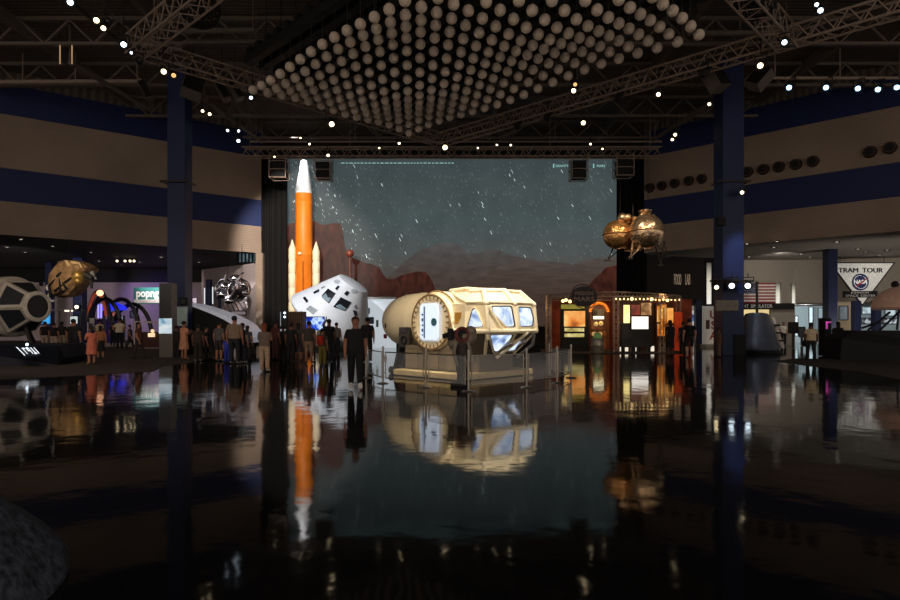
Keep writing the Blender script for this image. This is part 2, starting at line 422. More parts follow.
# ------------------------------------------------------------------ curtains and projection screen
def curtain(x0, x1, y, z0, z1, label):
    n = 48; rows = []
    for z in (z0, z1):
        rows.append([Vector((x0 + (x1 - x0) * i / n, y + .1 * math.sin(i * 1.9) + .04 * math.sin(i * .7), z)) for i in range(n + 1)])
    m = MB()
    for i in range(n): m.poly([rows[0][i], rows[0][i + 1], rows[1][i + 1], rows[1][i]])
    return tag(m.build('curtain', mat('black_drape', (16, 13, 13), .9), None, ((x0 + x1) / 2, y, z0), True, angle=80), label, 'curtain')
curtain(-14.0, XD(288.5, 45), 44.5, 0, 13.9, 'black floor to ceiling drape left of the rocket')
curtain(XD(615, 45), 14.6, 44.5, 0, 13.9, 'black drape behind the hanging gold lander')
SD = 45.8
st = thing('projection_screen', 'huge projection screen showing a starry sky over a red planet landscape', 'screen', (0, SD, 1.5))
SX0, SX1, SZ1 = XD(287.5, SD), XD(616.5, SD), ZD(158, SD)
sky = zgrad('screen_sky', [(0, (66, 55, 50)), (.2, (78, 68, 63)), (.42, (74, 80, 80)), (.6, (68, 80, 81)), (.8, (66, 76, 77)), (1, (60, 70, 72))], 2 - 1.5, SZ1 - 1.5, .5, .12)
mtn = zgrad('screen_mountain', [(0, (60, 47, 41)), (.5, (71, 61, 57)), (.8, (74, 71, 70)), (1, (84, 82, 82))], 1.6, 6.6, 1.0, .22, 1, (1, 1, 2.2))
dune = zgrad('screen_dune', [(0, (60, 46, 40)), (.6, (69, 57, 51)), (1, (78, 70, 66))], 1.6, 5.2, 1.6, .25, 1, (.4, 1, 3))
rock = zgrad('screen_rock', [(0, (44, 21, 16)), (.5, (70, 34, 25)), (1, (84, 43, 32))], 1.5, 9.5, 1.1, .55, 1, (2, 1, 1))
star = mat('screen_star', (200, 225, 225), .5, emit=.2, emit_rgb=(190, 215, 218), noise=.02)
star2 = mat('screen_star_bright', (220, 240, 240), .5, emit=.8, emit_rgb=(220, 240, 240), noise=.02)
m = MB(); m.b2((SX0, SD, 1.5), (SX1, SD + .1, SZ1), 0)
def flat(pts, mi, dy):
    m.poly([Vector((XD(x, SD), SD - dy, ZD(y, SD))) for x, y in pts], mi)
flat([(360, 326), (380, 285), (399, 267), (416, 253), (428, 247.5), (437, 244), (444, 242.5), (452, 242), (458, 244.5), (463, 249), (468, 252.5), (478, 253.5), (486, 250), (492, 249), (499, 250), (505, 253), (519, 257), (540, 261), (560, 262), (600, 270), (616, 275), (616, 326)], 1, .01)
flat([(400, 326), (420, 300), (470, 285), (500, 266), (525, 260), (545, 263), (569, 266), (585, 261), (600, 258), (616.4, 257), (616.4, 326)], 2, .02)
flat([(287.6, 326), (287.6, 226), (290, 223.6), (297, 222), (305, 223), (314, 220.7), (320, 224), (325, 225), (333, 223), (340.5, 223.6), (342.5, 229), (344, 238), (345, 246), (347, 253), (352, 257.5), (358, 260), (365, 263), (372, 264), (379, 267.5), (383, 274), (387, 279), (394, 279), (401, 275.5), (410, 273), (418, 271.5), (425.5, 272), (430, 277), (432.6, 281.6), (436, 292), (445, 326)], 3, .03)
flat([(575, 326), (582, 297), (589, 285), (594, 279), (601, 273), (605, 268), (609, 267), (616.4, 265.5), (616.4, 326)], 3, .03)
for i in range(860):
    big = rnd.random() < .045
    px, py = rnd.uniform(292, 614), 162 + 108 * rnd.random() ** 1.15
    if 340 < px < 460 and py < 166: continue
    L = (rnd.uniform(2.2, 4.2) if big else rnd.uniform(1.2, 3.0)); wd = rnd.uniform(.38, .6) if big else rnd.uniform(.16, .3)
    ang = R(62 + rnd.uniform(-8, 8) - (px - 450) * .03)
    dx, dz = math.cos(ang) * L / 2, -math.sin(ang) * L / 2
    c = Vector((XD(px, SD), SD - .006, ZD(py, SD))); s = SD / F
    u = Vector((dx * s, 0, dz * s)); v = Vector((-dz, 0, dx)).normalized() * wd * s * .5
    m.poly([c - u - v, c + u - v, c + u + v, c - u + v], 5 if big else 4)
m.build('projected_picture', [sky, mtn, dune, rock, star, star2], st)
CAP = mat('caption_glow', (170, 220, 215), .5, emit=.75, emit_rgb=(160, 215, 210), noise=.02)
x = 341.
while x < 455:
    l = rnd.uniform(1.6, 4.2)
    MB().b2((XD(x, SD), SD - .04, ZD(163.5, SD)), (XD(min(458, x + l), SD), SD - .02, ZD(162.8, SD))).build('caption_word', CAP, st); x += l + 1.2
for x in (553, 593): MB().b2((XD(x, SD), SD - .04, ZD(168, SD)), (XD(x + 1.1, SD), SD - .02, ZD(164, SD))).build('caption_icon', CAP, st)
MB().text('GRAVITY', .26, TM(P(562, 166, SD - .05)), width=1.0).build('caption_word', CAP, st)
MB().text('MARS', .26, TM(P(601, 166, SD - .05)), width=.62).build('caption_word', CAP, st)

# ------------------------------------------------------------------ rigging
def truss_mb(p0, p1, w_=.5, h_=.5, step=.9, r=.045):
    p0 = Vector(p0); p1 = Vector(p1); d = (p1 - p0); L = d.length; d.normalize()
    s = d.cross(Vector((0, 0, 1)))
    if s.length < .1: s = Vector((1, 0, 0))
    s.normalize(); u = s.cross(d)
    C = [s * (a * w_ / 2) + u * (b * h_ / 2) for a, b in ((-1, -1), (1, -1), (1, 1), (-1, 1))]
    m = MB()
    for c in C: m.cyl(p0 + c, p1 + c, r, r, 6)
    n = max(1, int(L / step))
    for i in range(n):
        a = p0 + d * (L * i / n); b = p0 + d * (L * (i + 1) / n); mid = (a + b) / 2
        for q in range(4):
            c0, c1 = C[q], C[(q + 1) % 4]
            m.cyl(a + c0, mid + c1, r * .55, r * .55, 4); m.cyl(mid + c1, b + c0, r * .55, r * .55, 4)
    return m
def truss(p0, p1, label, name='lighting_truss', w_=.5, h_=.5, step=.9, r=.045, mt=None, legs=()):
    m = truss_mb(p0, p1, w_, h_, step, r)
    for q in legs: m.cyl(q, (q[0], q[1], 16.46), .02, .02, 5)
    return tag(m.build(name, mt or RIG, None, p0), label, 'truss')
ZT = 14.
def on(px, py, z=ZT):
    D = F * (z - EYE) / (HZ - py); return Vector((XD(px, D), D, z))
TA, TB, TC = on(135, 47), on(788, 41), on(440, 140)
TN = TA + TB - TC
truss(TA, TC, 'dark lighting truss slanting from the left corner back behind the globes', w_=.7, h_=.7, legs=[tuple(TA.lerp(TC, q)) for q in (.05, .5, .95)])
truss(on(908, 3), TC, 'dark lighting truss slanting from upper right to behind the globes', w_=.7, h_=.7, r=.06, legs=[tuple(TB.lerp(TC, q)) for q in (.05, .5)])
truss(TA, TA.lerp(TN, .62), 'near dark truss rising out of the frame at upper left', w_=.8, h_=.8, legs=[tuple(TA.lerp(TN, q)) for q in (.1, .5)])
truss(TB, TB.lerp(TN, .62), 'near dark truss rising out of the frame at upper right', w_=.8, h_=.8, legs=[tuple(TB.lerp(TN, q)) for q in (.1, .5)])
FD = 41.
truss((XD(243, FD), FD, ZD(152.5, FD)), (XD(660, FD), FD, ZD(152.5, FD)), 'long straight truss running across the top of the big screen', w_=.6, h_=.62, step=1.0, r=.05,
      legs=[(XD(q, FD), FD, ZD(152, FD)) for q in (250, 350, 550, 650)])
m = MB()
for dy, py in ((0, 141.5), (.5, 145)): m.cyl((XD(250, 42.2), 42.2 + dy, ZD(py, 42.2)), (XD(662, 42.2), 42.2 + dy, ZD(py, 42.2)), .07, .07, 8)
for q in (256, 355, 455, 555, 655): m.cyl((XD(q, 42.2), 42.2, ZD(141.5, 42.2)), (XD(q, 42.2), 42.2, 16.46), .025, .025, 5)
tag(m.build('rigging_pipe', RIG, None, (0, 42.2, 14)), 'pair of grey pipes hung just above the screen truss', 'pipe')
m = MB(); a = on(-30, 82, 14.9); b = on(146, 81, 14.9); m.cyl(a, b, .11, .11, 8)
for q in (.3, .6, .95): c = a.lerp(b, q); m.cyl(c, (c.x, c.y, 16.46), .03, .03, 5)
tag(m.build('rigging_pipe', RIG, None, a), 'pale horizontal pipe above the left wall band', 'pipe')
PD = 31.; pz = ZD(78, PD)
m = MB(); m.cyl((XD(768, PD), PD, pz), (XD(915, PD), PD, pz), .08, .08, 8)
for q in (775, 840, 900): m.cyl((XD(q, PD), PD, pz), (XD(q, PD), PD, 16.46), .03, .03, 5)
tag(m.build('rigging_pipe', RIG, None, (XD(768, PD), PD, pz)), 'horizontal pipe at upper right carrying the row of bluish spotlights', 'pipe')
for (pts, lab) in (([(168, 52), (187, 42), (256, 41)], 'pale bent duct pipe under the roof, lower of two left of the globes'), ([(160, 17), (173, 31), (253, 30)], 'pale bent duct pipe under the roof, upper of two left of the globes'),
                   ([(690, 33), (786, 33)], 'straight roof pipe right of the globes, upper one'), ([(683, 44), (740, 43)], 'straight roof pipe right of the globes, lower one')):
    q = [on(x, y, 15.05) for x, y in pts]
    q[0].y = q[0].y
    m = MB().tube(q, .12, 8)
    for c in q: m.sph(c, .12, 0, 8, 6); m.cyl(c, (c.x, c.y, 16.46), .03, .03, 5)
    tag(m.build('roof_pipe', JO, None, q[0]), lab, 'pipe')
for (a, b, lab) in (((70, 62), (150, 110), 'slanting roof brace above the left blue band'), ((500, 138), (560, 108), 'slanting roof brace behind the long right truss'),
                    ((650, 142), (716, 100), 'slanting roof brace left of the right blue column'), ((205, 100), (262, 142), 'slanting roof brace right of the left blue column')):
    p, q = on(a[0], a[1], 14.6), on(b[0], b[1], 14.6)
    m = MB().cyl(p, q, .13, .13, 8)
    for c in (p, q): m.cyl(c, (c.x, c.y, 16.46), .05, .05, 6)
    tag(m.build('roof_brace', JO, None, p), lab, 'brace')
m = MB(); a, b = on(58, -8, 13.75), on(133, 51, 13.75); m.cyl(a, b, .07, .07, 8)
for q in (.15, .85): c = a.lerp(b, q); m.cyl(c, (c.x, c.y, 16.46), .025, .025, 5)
tag(m.build('rigging_pipe', RIGD, None, a), 'slanting dark pipe with spotlights meeting the left truss corner', 'pipe')
# wire cages (round fan guards)
for px, py, r, lab in ((200, 8, .78, 'round black wire cage hanging at upper left'), (756, -2, .8, 'round black wire cage hanging at upper right')):
    c = on(px, py, 14.4); m = MB()
    for i in range(9):
        f = -.95 + 1.9 * i / 8; rr = r * math.sqrt(max(.02, 1 - f * f)); m.ring(c + Vector((0, 0, f * r)), (0, 0, 1), rr, .022, 20, 0, 5)
    for i in range(12):
        a = math.pi * i / 12; m.ring(c, (math.cos(a), math.sin(a), 0), r, .02, 20, 0, 5)
    m.sph(c, r * .55, 0, 12, 8); m.cyl(c, (c.x, c.y, 16.46), .05)
    tag(m.build('wire_cage', BLACK, None, (c.x, c.y, c.z - r)), lab, 'cage')
# thin glowing tubes at upper left
for px, lab in ((60, 'left one of two thin glowing hanging tubes at upper left'), (72, 'right one of two thin glowing hanging tubes at upper left')):
    a = on(px, 64, 14.2); D = a.y; b = Vector((XD(px, D), D, ZD(43, D)))
    t = thing('tube_lamp', lab, 'lamp', a, 0, 'glowing hanging tubes')
    MB().cyl(a, b, .03, .03, 8).build('glow_tube', mat('tube_glow', (200, 160, 120), .4, emit=.5), t)
    MB().cyl(b, (b.x, b.y, 16.46), .012, .012, 5).build('cord', BLACK, t)

# spotlights
def make_spot():
    t = thing('spotlight', 'proto', 'spotlight', (0, 0, 0))
    return t
SPOT_MESH = {}
def spot_mesh():
    # housing along local -Z (beam), pivot at origin
    m = MB(); m.lathe([(0, .26), (.1, .24), (.12, .18), (.12, -.05), (.15, -.2), (.15, -.26), (.135, -.26), (.13, -.2)], None, 16)
    for z in (.0, .06, .12): m.ring((0, 0, z), (0, 0, 1), .125, .012, 16, 0, 4)
    h = m.build('housing', RIGD, None, None, True); SPOT_MESH['housing'] = h.data; bpy.data.objects.remove(h)
    m = MB(); m.lathe([(0, -.25), (.05, -.246), (.09, -.232)], None, 16)
    h = m.build('lens', LENSW, None, None, True); SPOT_MESH['lens'] = h.data; bpy.data.objects.remove(h)
    m = MB(); m.b2((-.19, -.03, -.02), (-.165, .03, .3)).b2((.165, -.03, -.02), (.19, .03, .3)).b2((-.19, -.03, .28), (.19, .03, .31)).cyl((-.19, 0, 0), (.19, 0, 0), .025)
    h = m.build('yoke', RIGD, None, None); SPOT_MESH['yoke'] = h.data; bpy.data.objects.remove(h)
    m = MB(); m.cyl((0, 0, .3), (0, 0, 1.3), .02, .02, 6)
    h = m.build('hanger', RIGD, None, None); SPOT_MESH['hanger'] = h.data; bpy.data.objects.remove(h)
spot_mesh()
def spotlight(p, aim, label, lens=LENSW, scale=1., up=.5, group='lit spotlights in the roof rigging', lens_scale=1.):
    p = Vector(p)
    if aim is None: aim = (p.x * .45, p.y - 11, 4.5)
    d = (Vector(aim) - p).normalized()
    t = thing('spotlight', label, 'spotlight', p, math.atan2(-d.x, d.y) if abs(d.x) + abs(d.y) > 1e-4 else 0, group)
    tilt = math.acos(max(-1, min(1, -d.z)))
    for nm in ('housing', 'lens', 'yoke', 'hanger'):
        o = bpy.data.objects.new(nm, SPOT_MESH[nm]); COL.objects.link(o); o.parent = t
        o.scale = (scale,) * 3
        if nm in ('housing', 'lens'): o.rotation_euler = (tilt, 0, 0)
        if nm == 'lens':
            o.material_slots[0].link = 'OBJECT'; o.material_slots[0].material = lens
        if nm == 'hanger': o.location = (0, 0, .3 * scale - .3 * scale); o.scale = (scale, scale, 1); o.location.z = -.3 + .3 * scale; o.scale.z = max(.05, up)
        if nm == 'hanger': o.location.z = .3 * scale - .3 * o.scale.z
    return t
AIM = None
S = [  # px, py, lens, scale, z or None(depth given), label
    (70, 1, LENSC, 1.1, 13.2, 'white spotlight at the top edge, far upper left'), (96, 19, LENSW, 1.1, 13.2, 'warm spotlight above the left truss corner, highest of three'),
    (103, 27, LENSW, 1.0, 13.2, 'warm spotlight above the left truss corner, middle of three'), (107.5, 21, LENSO, 1.0, 13.3, 'dark spotlight above the left truss corner, beside the warm ones'),
    (123, 43, LENSC, 1.2, 13.3, 'bright white spotlight at the left truss corner'), (131, 52, LENSC, .6, 13.2, 'tiny white spotlight just under the left truss corner'),
    (139, 60, LENSO, 1.0, 13.2, 'unlit spotlight hanging below the left truss corner'), (163, 70, LENSW, 1.25, 13.0, 'bright warm spotlight above the left blue column'),
    (173, 74, LENSD, 1.1, 13.0, 'dim orange spotlight touching the left blue column top'), (202, 110, LENSW, .8, 12.8, 'first of two small warm spotlights right of the left column'),
    (209, 113, LENSW, .9, 12.8, 'second of two small warm spotlights right of the left column'), (227, 129.5, LENSC, .8, 12.9, 'left small white spotlight over the left blue band end'),
    (238, 130, LENSC, .8, 12.9, 'right small white spotlight over the left blue band end'), (237.5, 139.5, LENSC, 1.1, 12.8, 'bluish white spotlight lowest at the left blue band end'),
    (250.5, 96.5, LENSC, .9, 13.2, 'white spotlight just under the left corner of the globes'), (331, 122, LENSW, 1.6, 13.1, 'large warm spotlight below the globes on the left'),
    (574, 89, LENSW, 1.2, 13.2, 'lower of two bright spotlights at the right edge of the globes'), (575.5, 83, LENSD, 1.0, 13.3, 'upper dimmer spotlight at the right edge of the globes'),
    (584, 121, LENSW, 1.35, 13.0, 'bright warm spotlight hanging under the long right truss'), (659, 93, LENSW, 1.1, 13.0, 'warm spotlight under the right truss left of the right column'),
    (710, 103, LENSW, .9, 13.2, 'spotlight hanging beside the right blue column top'), (676, 133.5, LENSW, 1.0, 12.9, 'upper spotlight of a pair over the right blue band'),
    (673, 138.5, LENSW, .9, 12.8, 'lower spotlight of a pair over the right blue band'), (785, 41, LENSC, 1.1, 13.2, 'white spotlight at the right truss corner'),
    (761, 64, LENSW, 1.3, 13.0, 'bright warm spotlight above the right column speaker'), (821, 9, LENSC, 1.1, 14.2, 'lower white spotlight of a pair at upper right'),
    (817, 3.5, LENSC, .8, 14.3, 'upper white spotlight of a pair at upper right'),
]
for px, py, ln, sc, z, lab in S:
    p = on(px, py, z); spotlight(p, AIM, lab, ln, sc, 16.45 - z - .3 * sc if (px < 60 or px > 800) else max(.5, ZT - .2 - z))
for px, lab in ((593 - 75, 'dark spotlight on the long right truss, first from its far end'), (548, 'dark spotlight on the long right truss, second from its far end'), (620, 'dark spotlight on the long right truss, third from its far end'), (706, 'dark spotlight on the long right truss, nearest the right column')):
    q = (px - 440) / (788 - 440); py = 140 + (41 - 140) * q + 6
    p = on(px, py, 13.5); spotlight(p, (0, 28, 0), lab, LENSO, 1.2, .6, 'unlit spotlights on the right truss')
for px, py, lab in ((790, 86, 'first bluish spotlight from the left on the upper right pipe'), (827, 86, 'second bluish spotlight from the left on the upper right pipe'), (859, 87, 'third bluish spotlight from the left on the upper right pipe'), (879, 88, 'fourth bluish spotlight from the left on the upper right pipe'), (898, 86, 'fifth bluish spotlight, at the right edge on the upper pipe')):
    spotlight((XD(px, PD), PD - .02, ZD(py, PD)), AIM, lab, mat('lamp_lens_blue', (170, 205, 255), .3, emit=7, emit_rgb=(150, 200, 255)), 1.35, .25, 'bluish spotlights on the right pipe')
for px, py, sc, lab in ((274, 156, .7, 'tiny spotlight on the screen truss left of the rocket tip'), (300, 137, .7, 'tiny spotlight above the rocket tip'), (309, 143, .8, 'small spotlight right of and above the rocket tip'), (327.5, 154, 1.1, 'small bright spotlight on the screen truss right of the rocket tip'), (379, 147, .7, 'tiny spotlight on the screen truss under the globes left side'), (399, 142, .95, 'warm small spotlight on the pipes left of the lowest globe'), (445, 145, 1.8, 'large bright spotlight at the middle of the screen truss'),
                        (478, 147, .7, 'tiny spotlight just right of the large middle spotlight'), (497, 144, .7, 'tiny spotlight on the pipes right of the middle, left of two'), (511, 144, .8, 'tiny spotlight on the pipes right of the middle, right of two'), (591, 143, .8, 'small spotlight on the pipes near the right speaker cages'), (603, 148, .7, 'tiny spotlight on the screen truss above the right speaker cages')):
    spotlight((XD(px, 40.4), 40.4, ZD(py, 40.4)), AIM, lab, LENSW, sc, .35, 'small spotlights on the screen truss')
spotlight((XD(743, 30.9), 30.9, ZD(192, 30.9)), AIM, 'spotlight clamped low on the right side of the right column', LENSW, 1.0, .3)
t = thing('lamp_bar', 'short dark bar fixed across the right column above the plaque', 'bar', P(732, 281, 31))
MB().cyl(P(710, 281, 31), P(754, 281, 31), .05).b2(P(724, 283, 31.02), P(736, 279, 31.3)).build('bar', RIGD, t)
for px, ln, lab in ((716, LENSW, 'spotlight at the left end of the right column bar'), (732, LENSC, 'bright spotlight in the middle of the right column bar'), (748, LENSC, 'bright spotlight at the right end of the right column bar')):
    spotlight((XD(px, 30.8), 30.8, ZD(286, 30.8)), (0, 2, 2.6) if px != 716 else (10, 20, 0), lab, ln, 1.5 if px != 716 else 1.2, .2, 'spotlights on the right column bar')

# loudspeakers
def speaker_box(p, size, rot, label):
    t = thing('loudspeaker', label, 'speaker', p)
    s = Vector(size)
    c = MB().box((0, 0, 0), s, None, 0, .03).build('cabinet', mat('speaker_side', (92, 82, 74), .6), t, world=False)
    g = MB().box((0, -s.y / 2 - .012, 0), (s.x * .92, .02, s.z * .92)).build('grille', BLACK, t, world=False)
    c.rotation_euler = rot; g.rotation_euler = rot
    MB().cyl((0, 0, s.z * .3), (0, 0, 16.47 - p.z), .025).build('hanging_rod', RIGD, t, world=False)
speaker_box(on(193, 87, 13.2), (.95, .7, 1.1), (R(-22), R(14), R(28)), 'black loudspeaker with pale side on top of the left column')
speaker_box(on(716, 81, 13.4), (.8, .7, 1.0), (R(-22), R(-14), R(30)), 'black loudspeaker on the left of the right column top')
speaker_box(on(760, 79, 13.4), (.75, .6, 1.0), (R(-30), R(30), R(-60)), 'pale loudspeaker on the right of the right column top')
for px, py, rz, lab in ((146, 91, 20, 'dark flat loudspeaker hanging left of the left column'), (222, 91, 30, 'dark flat loudspeaker right of the left column, nearer one'), (235, 90, 40, 'dark flat loudspeaker right of the left column, farther one')):
    speaker_box(on(px, py, 13.6), (.35, .4, 1.15), (R(-20), R(-25), R(rz)), lab)
def cage(px0, px1, py0, py1, D, label):
    x0, x1 = XD(px0, D), XD(px1, D); z0, z1 = ZD(py1, D), ZD(py0, D); y0, y1 = D, D + 1.0
    t = thing('speaker_stack', label, 'speaker', ((x0 + x1) / 2, D + .5, z0), 0, 'caged speaker stacks under the screen truss')
    m = MB()
    for x in (x0, x1):
        for y in (y0, y1): m.b2((x - .03, y - .03, z0), (x + .03, y + .03, z1 + .35))
    for z in (z0, (z0 + z1) / 2, z1):
        for y in (y0, y1): m.b2((x0, y - .025, z - .025), (x1, y + .025, z + .025))
        for x in (x0, x1): m.b2((x - .025, y0, z - .025), (x + .025, y1, z + .025))
    m.build('cage_frame', RIG, t)
    for a, b in ((z0, (z0 + z1) / 2), ((z0 + z1) / 2, z1)):
        MB().b2((x0 + .08, y0 + .05, a + .05), (x1 - .08, y1 - .05, b - .05), 0, .03).build('speaker_cabinet', BLACK, t)
cage(269, 285.5, 160.5, 177, 40.2, 'caged speaker stack left of the rocket tip')
cage(314, 330, 160.5, 178, 40.2, 'caged speaker stack right of the rocket tip')
cage(572, 588, 159, 178, 40.2, 'caged speaker stack in front of the screen upper right')
cage(617, 634, 158.5, 175, 40.2, 'caged speaker stack over the black drape on the right')

# ------------------------------------------------------------------ globe grid
GZ = 12.3
GL, GF, GR = on(253, 87, GZ), on(409, 133, GZ), on(699, 32, GZ)
NI, NJ = 21, 14
gm = MB(); gm.sph((0, 0, 0), .2, 0, 20, 12)
go = gm.build('tmp', mat('globe_white', (206, 188, 170), .55, noise=.05), None, None, True); GM = go.data; bpy.data.objects.remove(go)
gm = MB(); gm.cyl((0, 0, .19), (0, 0, 1.25), .014, .014, 6).cyl((0, 0, .18), (0, 0, .3), .045, .03, 8)
go = gm.build('tmp', RIGD, None, None); GR_M = go.data; bpy.data.objects.remove(go)
for j in range(NJ):
    used = 0; first = None; last = None
    for i in range(NI):
        p = GF.lerp(GR, i / (NI - 1)) + (GL - GF) * (j / (NJ - 1))
        pz = .10 * math.sin(i * .55 + j * .3) + .08 * math.sin(j * .8)
        q = p + Vector((0, 0, pz))
        py = HZ - (q.z - EYE) / q.y * F; px = CX + q.x / q.y * F
        if first is None: first = p
        last = p
        if py < -5: continue
        t = thing('hanging_globe', 'pale hanging globe, %s from the left in the %s slanting row up' % (ORD[i], ORD[j]), 'globe', q, 0, 'pale globes in the ceiling grid')
        a = bpy.data.objects.new('globe', GM); COL.objects.link(a); a.parent = t
        b = bpy.data.objects.new('rod', GR_M); COL.objects.link(b); b.parent = t
    a, b = first + Vector((0, 0, 1.3)), last + Vector((0, 0, 1.3)); d = (b - a).normalized()
    a -= d * .5; b += d * .5
    m = MB(); rot = Vector((1, 0, 0)).rotation_difference(d)
    m.box((a + b) / 2, ((b - a).length, .34, .36), rot.to_euler())
    n = NI
    for i in range(n): m.box(a.lerp(b, (i + .5) / n) + Vector((0, 0, .3)), (.3, .4, .35), rot.to_euler())
    for q in (.1, .5, .9): c = a.lerp(b, q); m.cyl(c, (c.x, c.y, 16.46), .025, .025, 5)
    tag(m.build('winch_beam', BLACK, None, first), 'black winch beam holding the %s slanting row of globes from the right edge' % ORD[j], 'beam', 'winch beams above the globes')

# wall nozzles
nz = [(650, 188), (662, 186), (675, 183.5), (689, 181), (702, 179), (747.5, 172), (763.5, 169.5), (779, 167), (796, 164.5), (813, 161.5), (870, 152), (890, 148)]
ra, rb = Vector((RA[0], RA[1], 0)), Vector((RB[0], RB[1], 0)); rd = (rb - ra).normalized(); rn = Vector((-rd.y, rd.x, 0))
if rn.dot(Vector((-1, -1, 0))) < 0: rn = -rn
for i, (px, py) in enumerate(nz):
    k = (px - CX) / F   # ray (k,1) meets the wall line
    s_ = (k * ra.y - ra.x) / (rd.x - k * rd.y); q = ra + rd * s_; q.z = ZD(py, q.y)
    t = thing('air_nozzle', ('%s round dark air nozzle from the left on the right wall, %s' % (ORD[i], 'left of the column' if i < 5 else 'right of the column' if i < 10 else 'near the right edge')), 'air nozzle', q, 0, 'air nozzles on the right wall')
    MB().cyl(q, q + rn * .28, .36, .30, 20).build('collar', mat('nozzle_dark', (58, 38, 32), .6), t)
    MB().cyl(q + rn * .26, q + rn * .30, .24, .2, 16).build('throat', BLACK, t)
# downlights
def downlight(p, label, warm=True, r=.16, e=None, group='recessed downlights'):
    t = thing('downlight', label, 'light', p, 0, group)
    MB().lathe([(r * .8, 0), (r * 1.25, 0), (r * 1.25, -.05), (r * .8, -.05)], Matrix.Translation(Vector(p)), 14).build('trim_ring', DARKGREY, t)
    MB().cyl(Vector(p), Vector(p) - Vector((0, 0, .03)), r * .8, r * .8, 14).build('lamp_glow', e or (LENSW if warm else LENSC), t)
DLM = mat('downlight_dim', (255, 235, 205), .3, emit=3.2, emit_rgb=(255, 236, 210))
for i, (px, py) in enumerate([(21, 239), (7, 247), (25, 252), (59, 262), (91, 252), (99, 261), (122, 265), (140, 262), (161, 257), (199, 262), (53, 246)]):
    D = F * (7.38 - EYE) / (HZ - py)
    downlight((XD(px, D), D, 7.39), 'small downlight in the dark left ceiling, %s' % ['nearest the top left edge', 'close to the left frame edge', 'above the docking module', 'left above the gold spacecraft', 'above the gold spacecraft', 'right of the gold spacecraft', 'farthest back', 'left of the video kiosk column', 'nearest the blue column on its left', 'just right of the blue column', 'between the top left ones and the gold craft'][i], True, .16, DLM, 'downlights in the dark left ceiling')
for i, (px, lab) in enumerate(((117, 'leftmost of four'), (125, 'brightest of four'), (130, 'third of four'), (134, 'rightmost of four'))):
    D = 52; p = P(px, 261, D)
    spotlight(p, (0, 2, 2), 'small track spotlight in the dark left ceiling, ' + lab, LENSW, 1.0, 7.4 - p.z - .3, 'track spotlights in the left hall')
for i, (px, py, lab) in enumerate([(747, 243.5, 'beside the right column'), (777, 241, 'nearest the wall edge'), (837, 241.5, 'above the slim blue column'), (774, 247, 'second row right of the column'), (801, 254, 'left above the slim column'), (810, 257.5, 'close to the slim column'), (749, 257, 'far back beside the column'), (847, 259.5, 'far back right of the slim column'), (858, 249, 'above the triangular sign, left'), (866, 252, 'above the triangular sign, right'), (879, 256, 'over the sign right corner'), (887, 250, 'farthest right')]):
    D = F * (6.88 - EYE) / (HZ - py); downlight((XD(px, D), D, 6.89), 'small downlight in the right soffit, ' + lab, True, .15, DLM, 'downlights in the right soffit')
# vertical light strips on the right
for px, y0, y1, D, w_, lab in ((777.5, 283, 304, 48.85, 5, 'broad white light strip beside the flag'), (793, 284, 304, 48.8, 2.4, 'thin white light strip on the right rear wall'), (708.5, 263, 304, 47.28, 4, 'pale vertical light panel left of the right column')):
    t = thing('light_strip', lab, 'light', P(px, y1, D), 0)
    MB().b2(P(px - w_ / 2, y1, D), P(px + w_ / 2, y0, D + .15)).build('diffuser', zgrad('strip_glow%d' % int(px), [(0, (255, 250, 235)), (.5, (230, 222, 205)), (1, (90, 84, 76))], 0, ZD(y0, D) - ZD(y1, D), .5, .1, .9), t)
    m = MB()
    for s in (-1, 1): m.b2(P(px + s * w_ / 2 - .3, y1, D), P(px + s * w_ / 2 + .3, y0, D + .12))
    m.build('channel', DARKGREY, t)
# ------------------------------------------------------------------ rocket
from mathutils.bvhtree import BVHTree
RD = 45.0; ks = RD / F
rx = XD(304, RD)
t = thing('model_rocket', 'tall orange rocket with white nose and two white boosters before the screen', 'rocket', (rx, RD, 0))
ORANGE = mat('rocket_orange', (226, 122, 22), .5, noise=.12, nscale=1.2)
BOOST = mat('booster_white', (236, 222, 190), .5, noise=.05)
def zr(py): return ZD(py, RD)
Mx = Matrix.Translation((rx, RD, 0))
MB().lathe([(0, .05), (8.5 * ks, .05), (8.5 * ks, zr(346)), (8.5 * ks, zr(256)), (8.8 * ks, zr(255.5)), (8.8 * ks, zr(254)), (8.4 * ks, zr(253.5)), (8.4 * ks, zr(205)), (8.7 * ks, zr(204.5)), (8.7 * ks, zr(203)), (8.4 * ks, zr(202.5)), (8.4 * ks, zr(194)), (0, zr(194))], Mx, 32).build('core_stage', ORANGE, t, smooth=True)
MB().lathe([(0, zr(194)), (8.1 * ks, zr(194)), (8.0 * ks, zr(189)), (7.4 * ks, zr(184)), (6.4 * ks, zr(178)), (5.2 * ks, zr(172)), (4.3 * ks, zr(166)), (3.3 * ks, zr(161)), (0, zr(159.3))], Mx, 32).build('nose_cone', mat('nose_white', (240, 238, 236), .4), t, smooth=True)
for bx, top in ((292.3, 240), (316.2, 242)):
    M2 = Matrix.Translation((XD(bx, RD - .15), RD - .15, 0)); r = 3.75 * ks; pr = [(0, .05), (r * 1.3, .05), (r * 1.15, 1.0), (r, 1.3)]
    for py in (330, 316, 302, 288, 274, 262):
        z = zr(py); pr += [(r, z - .06), (r * .93, z - .03), (r * .93, z + .03), (r, z + .06)]
    pr += [(r, zr(top + 10)), (r * .1, zr(top)), (0, zr(top - .5))]
    b = MB().lathe(pr, M2, 20).build('booster', BOOST, t, smooth=True)
MB().tube([Vector((rx + .1, RD - 9.2 * ks, zr(340))), Vector((rx + .1, RD - 9.2 * ks, zr(262)))], .06, 6).build('feed_line', mat('feed_line', (168, 84, 22), .5), t)
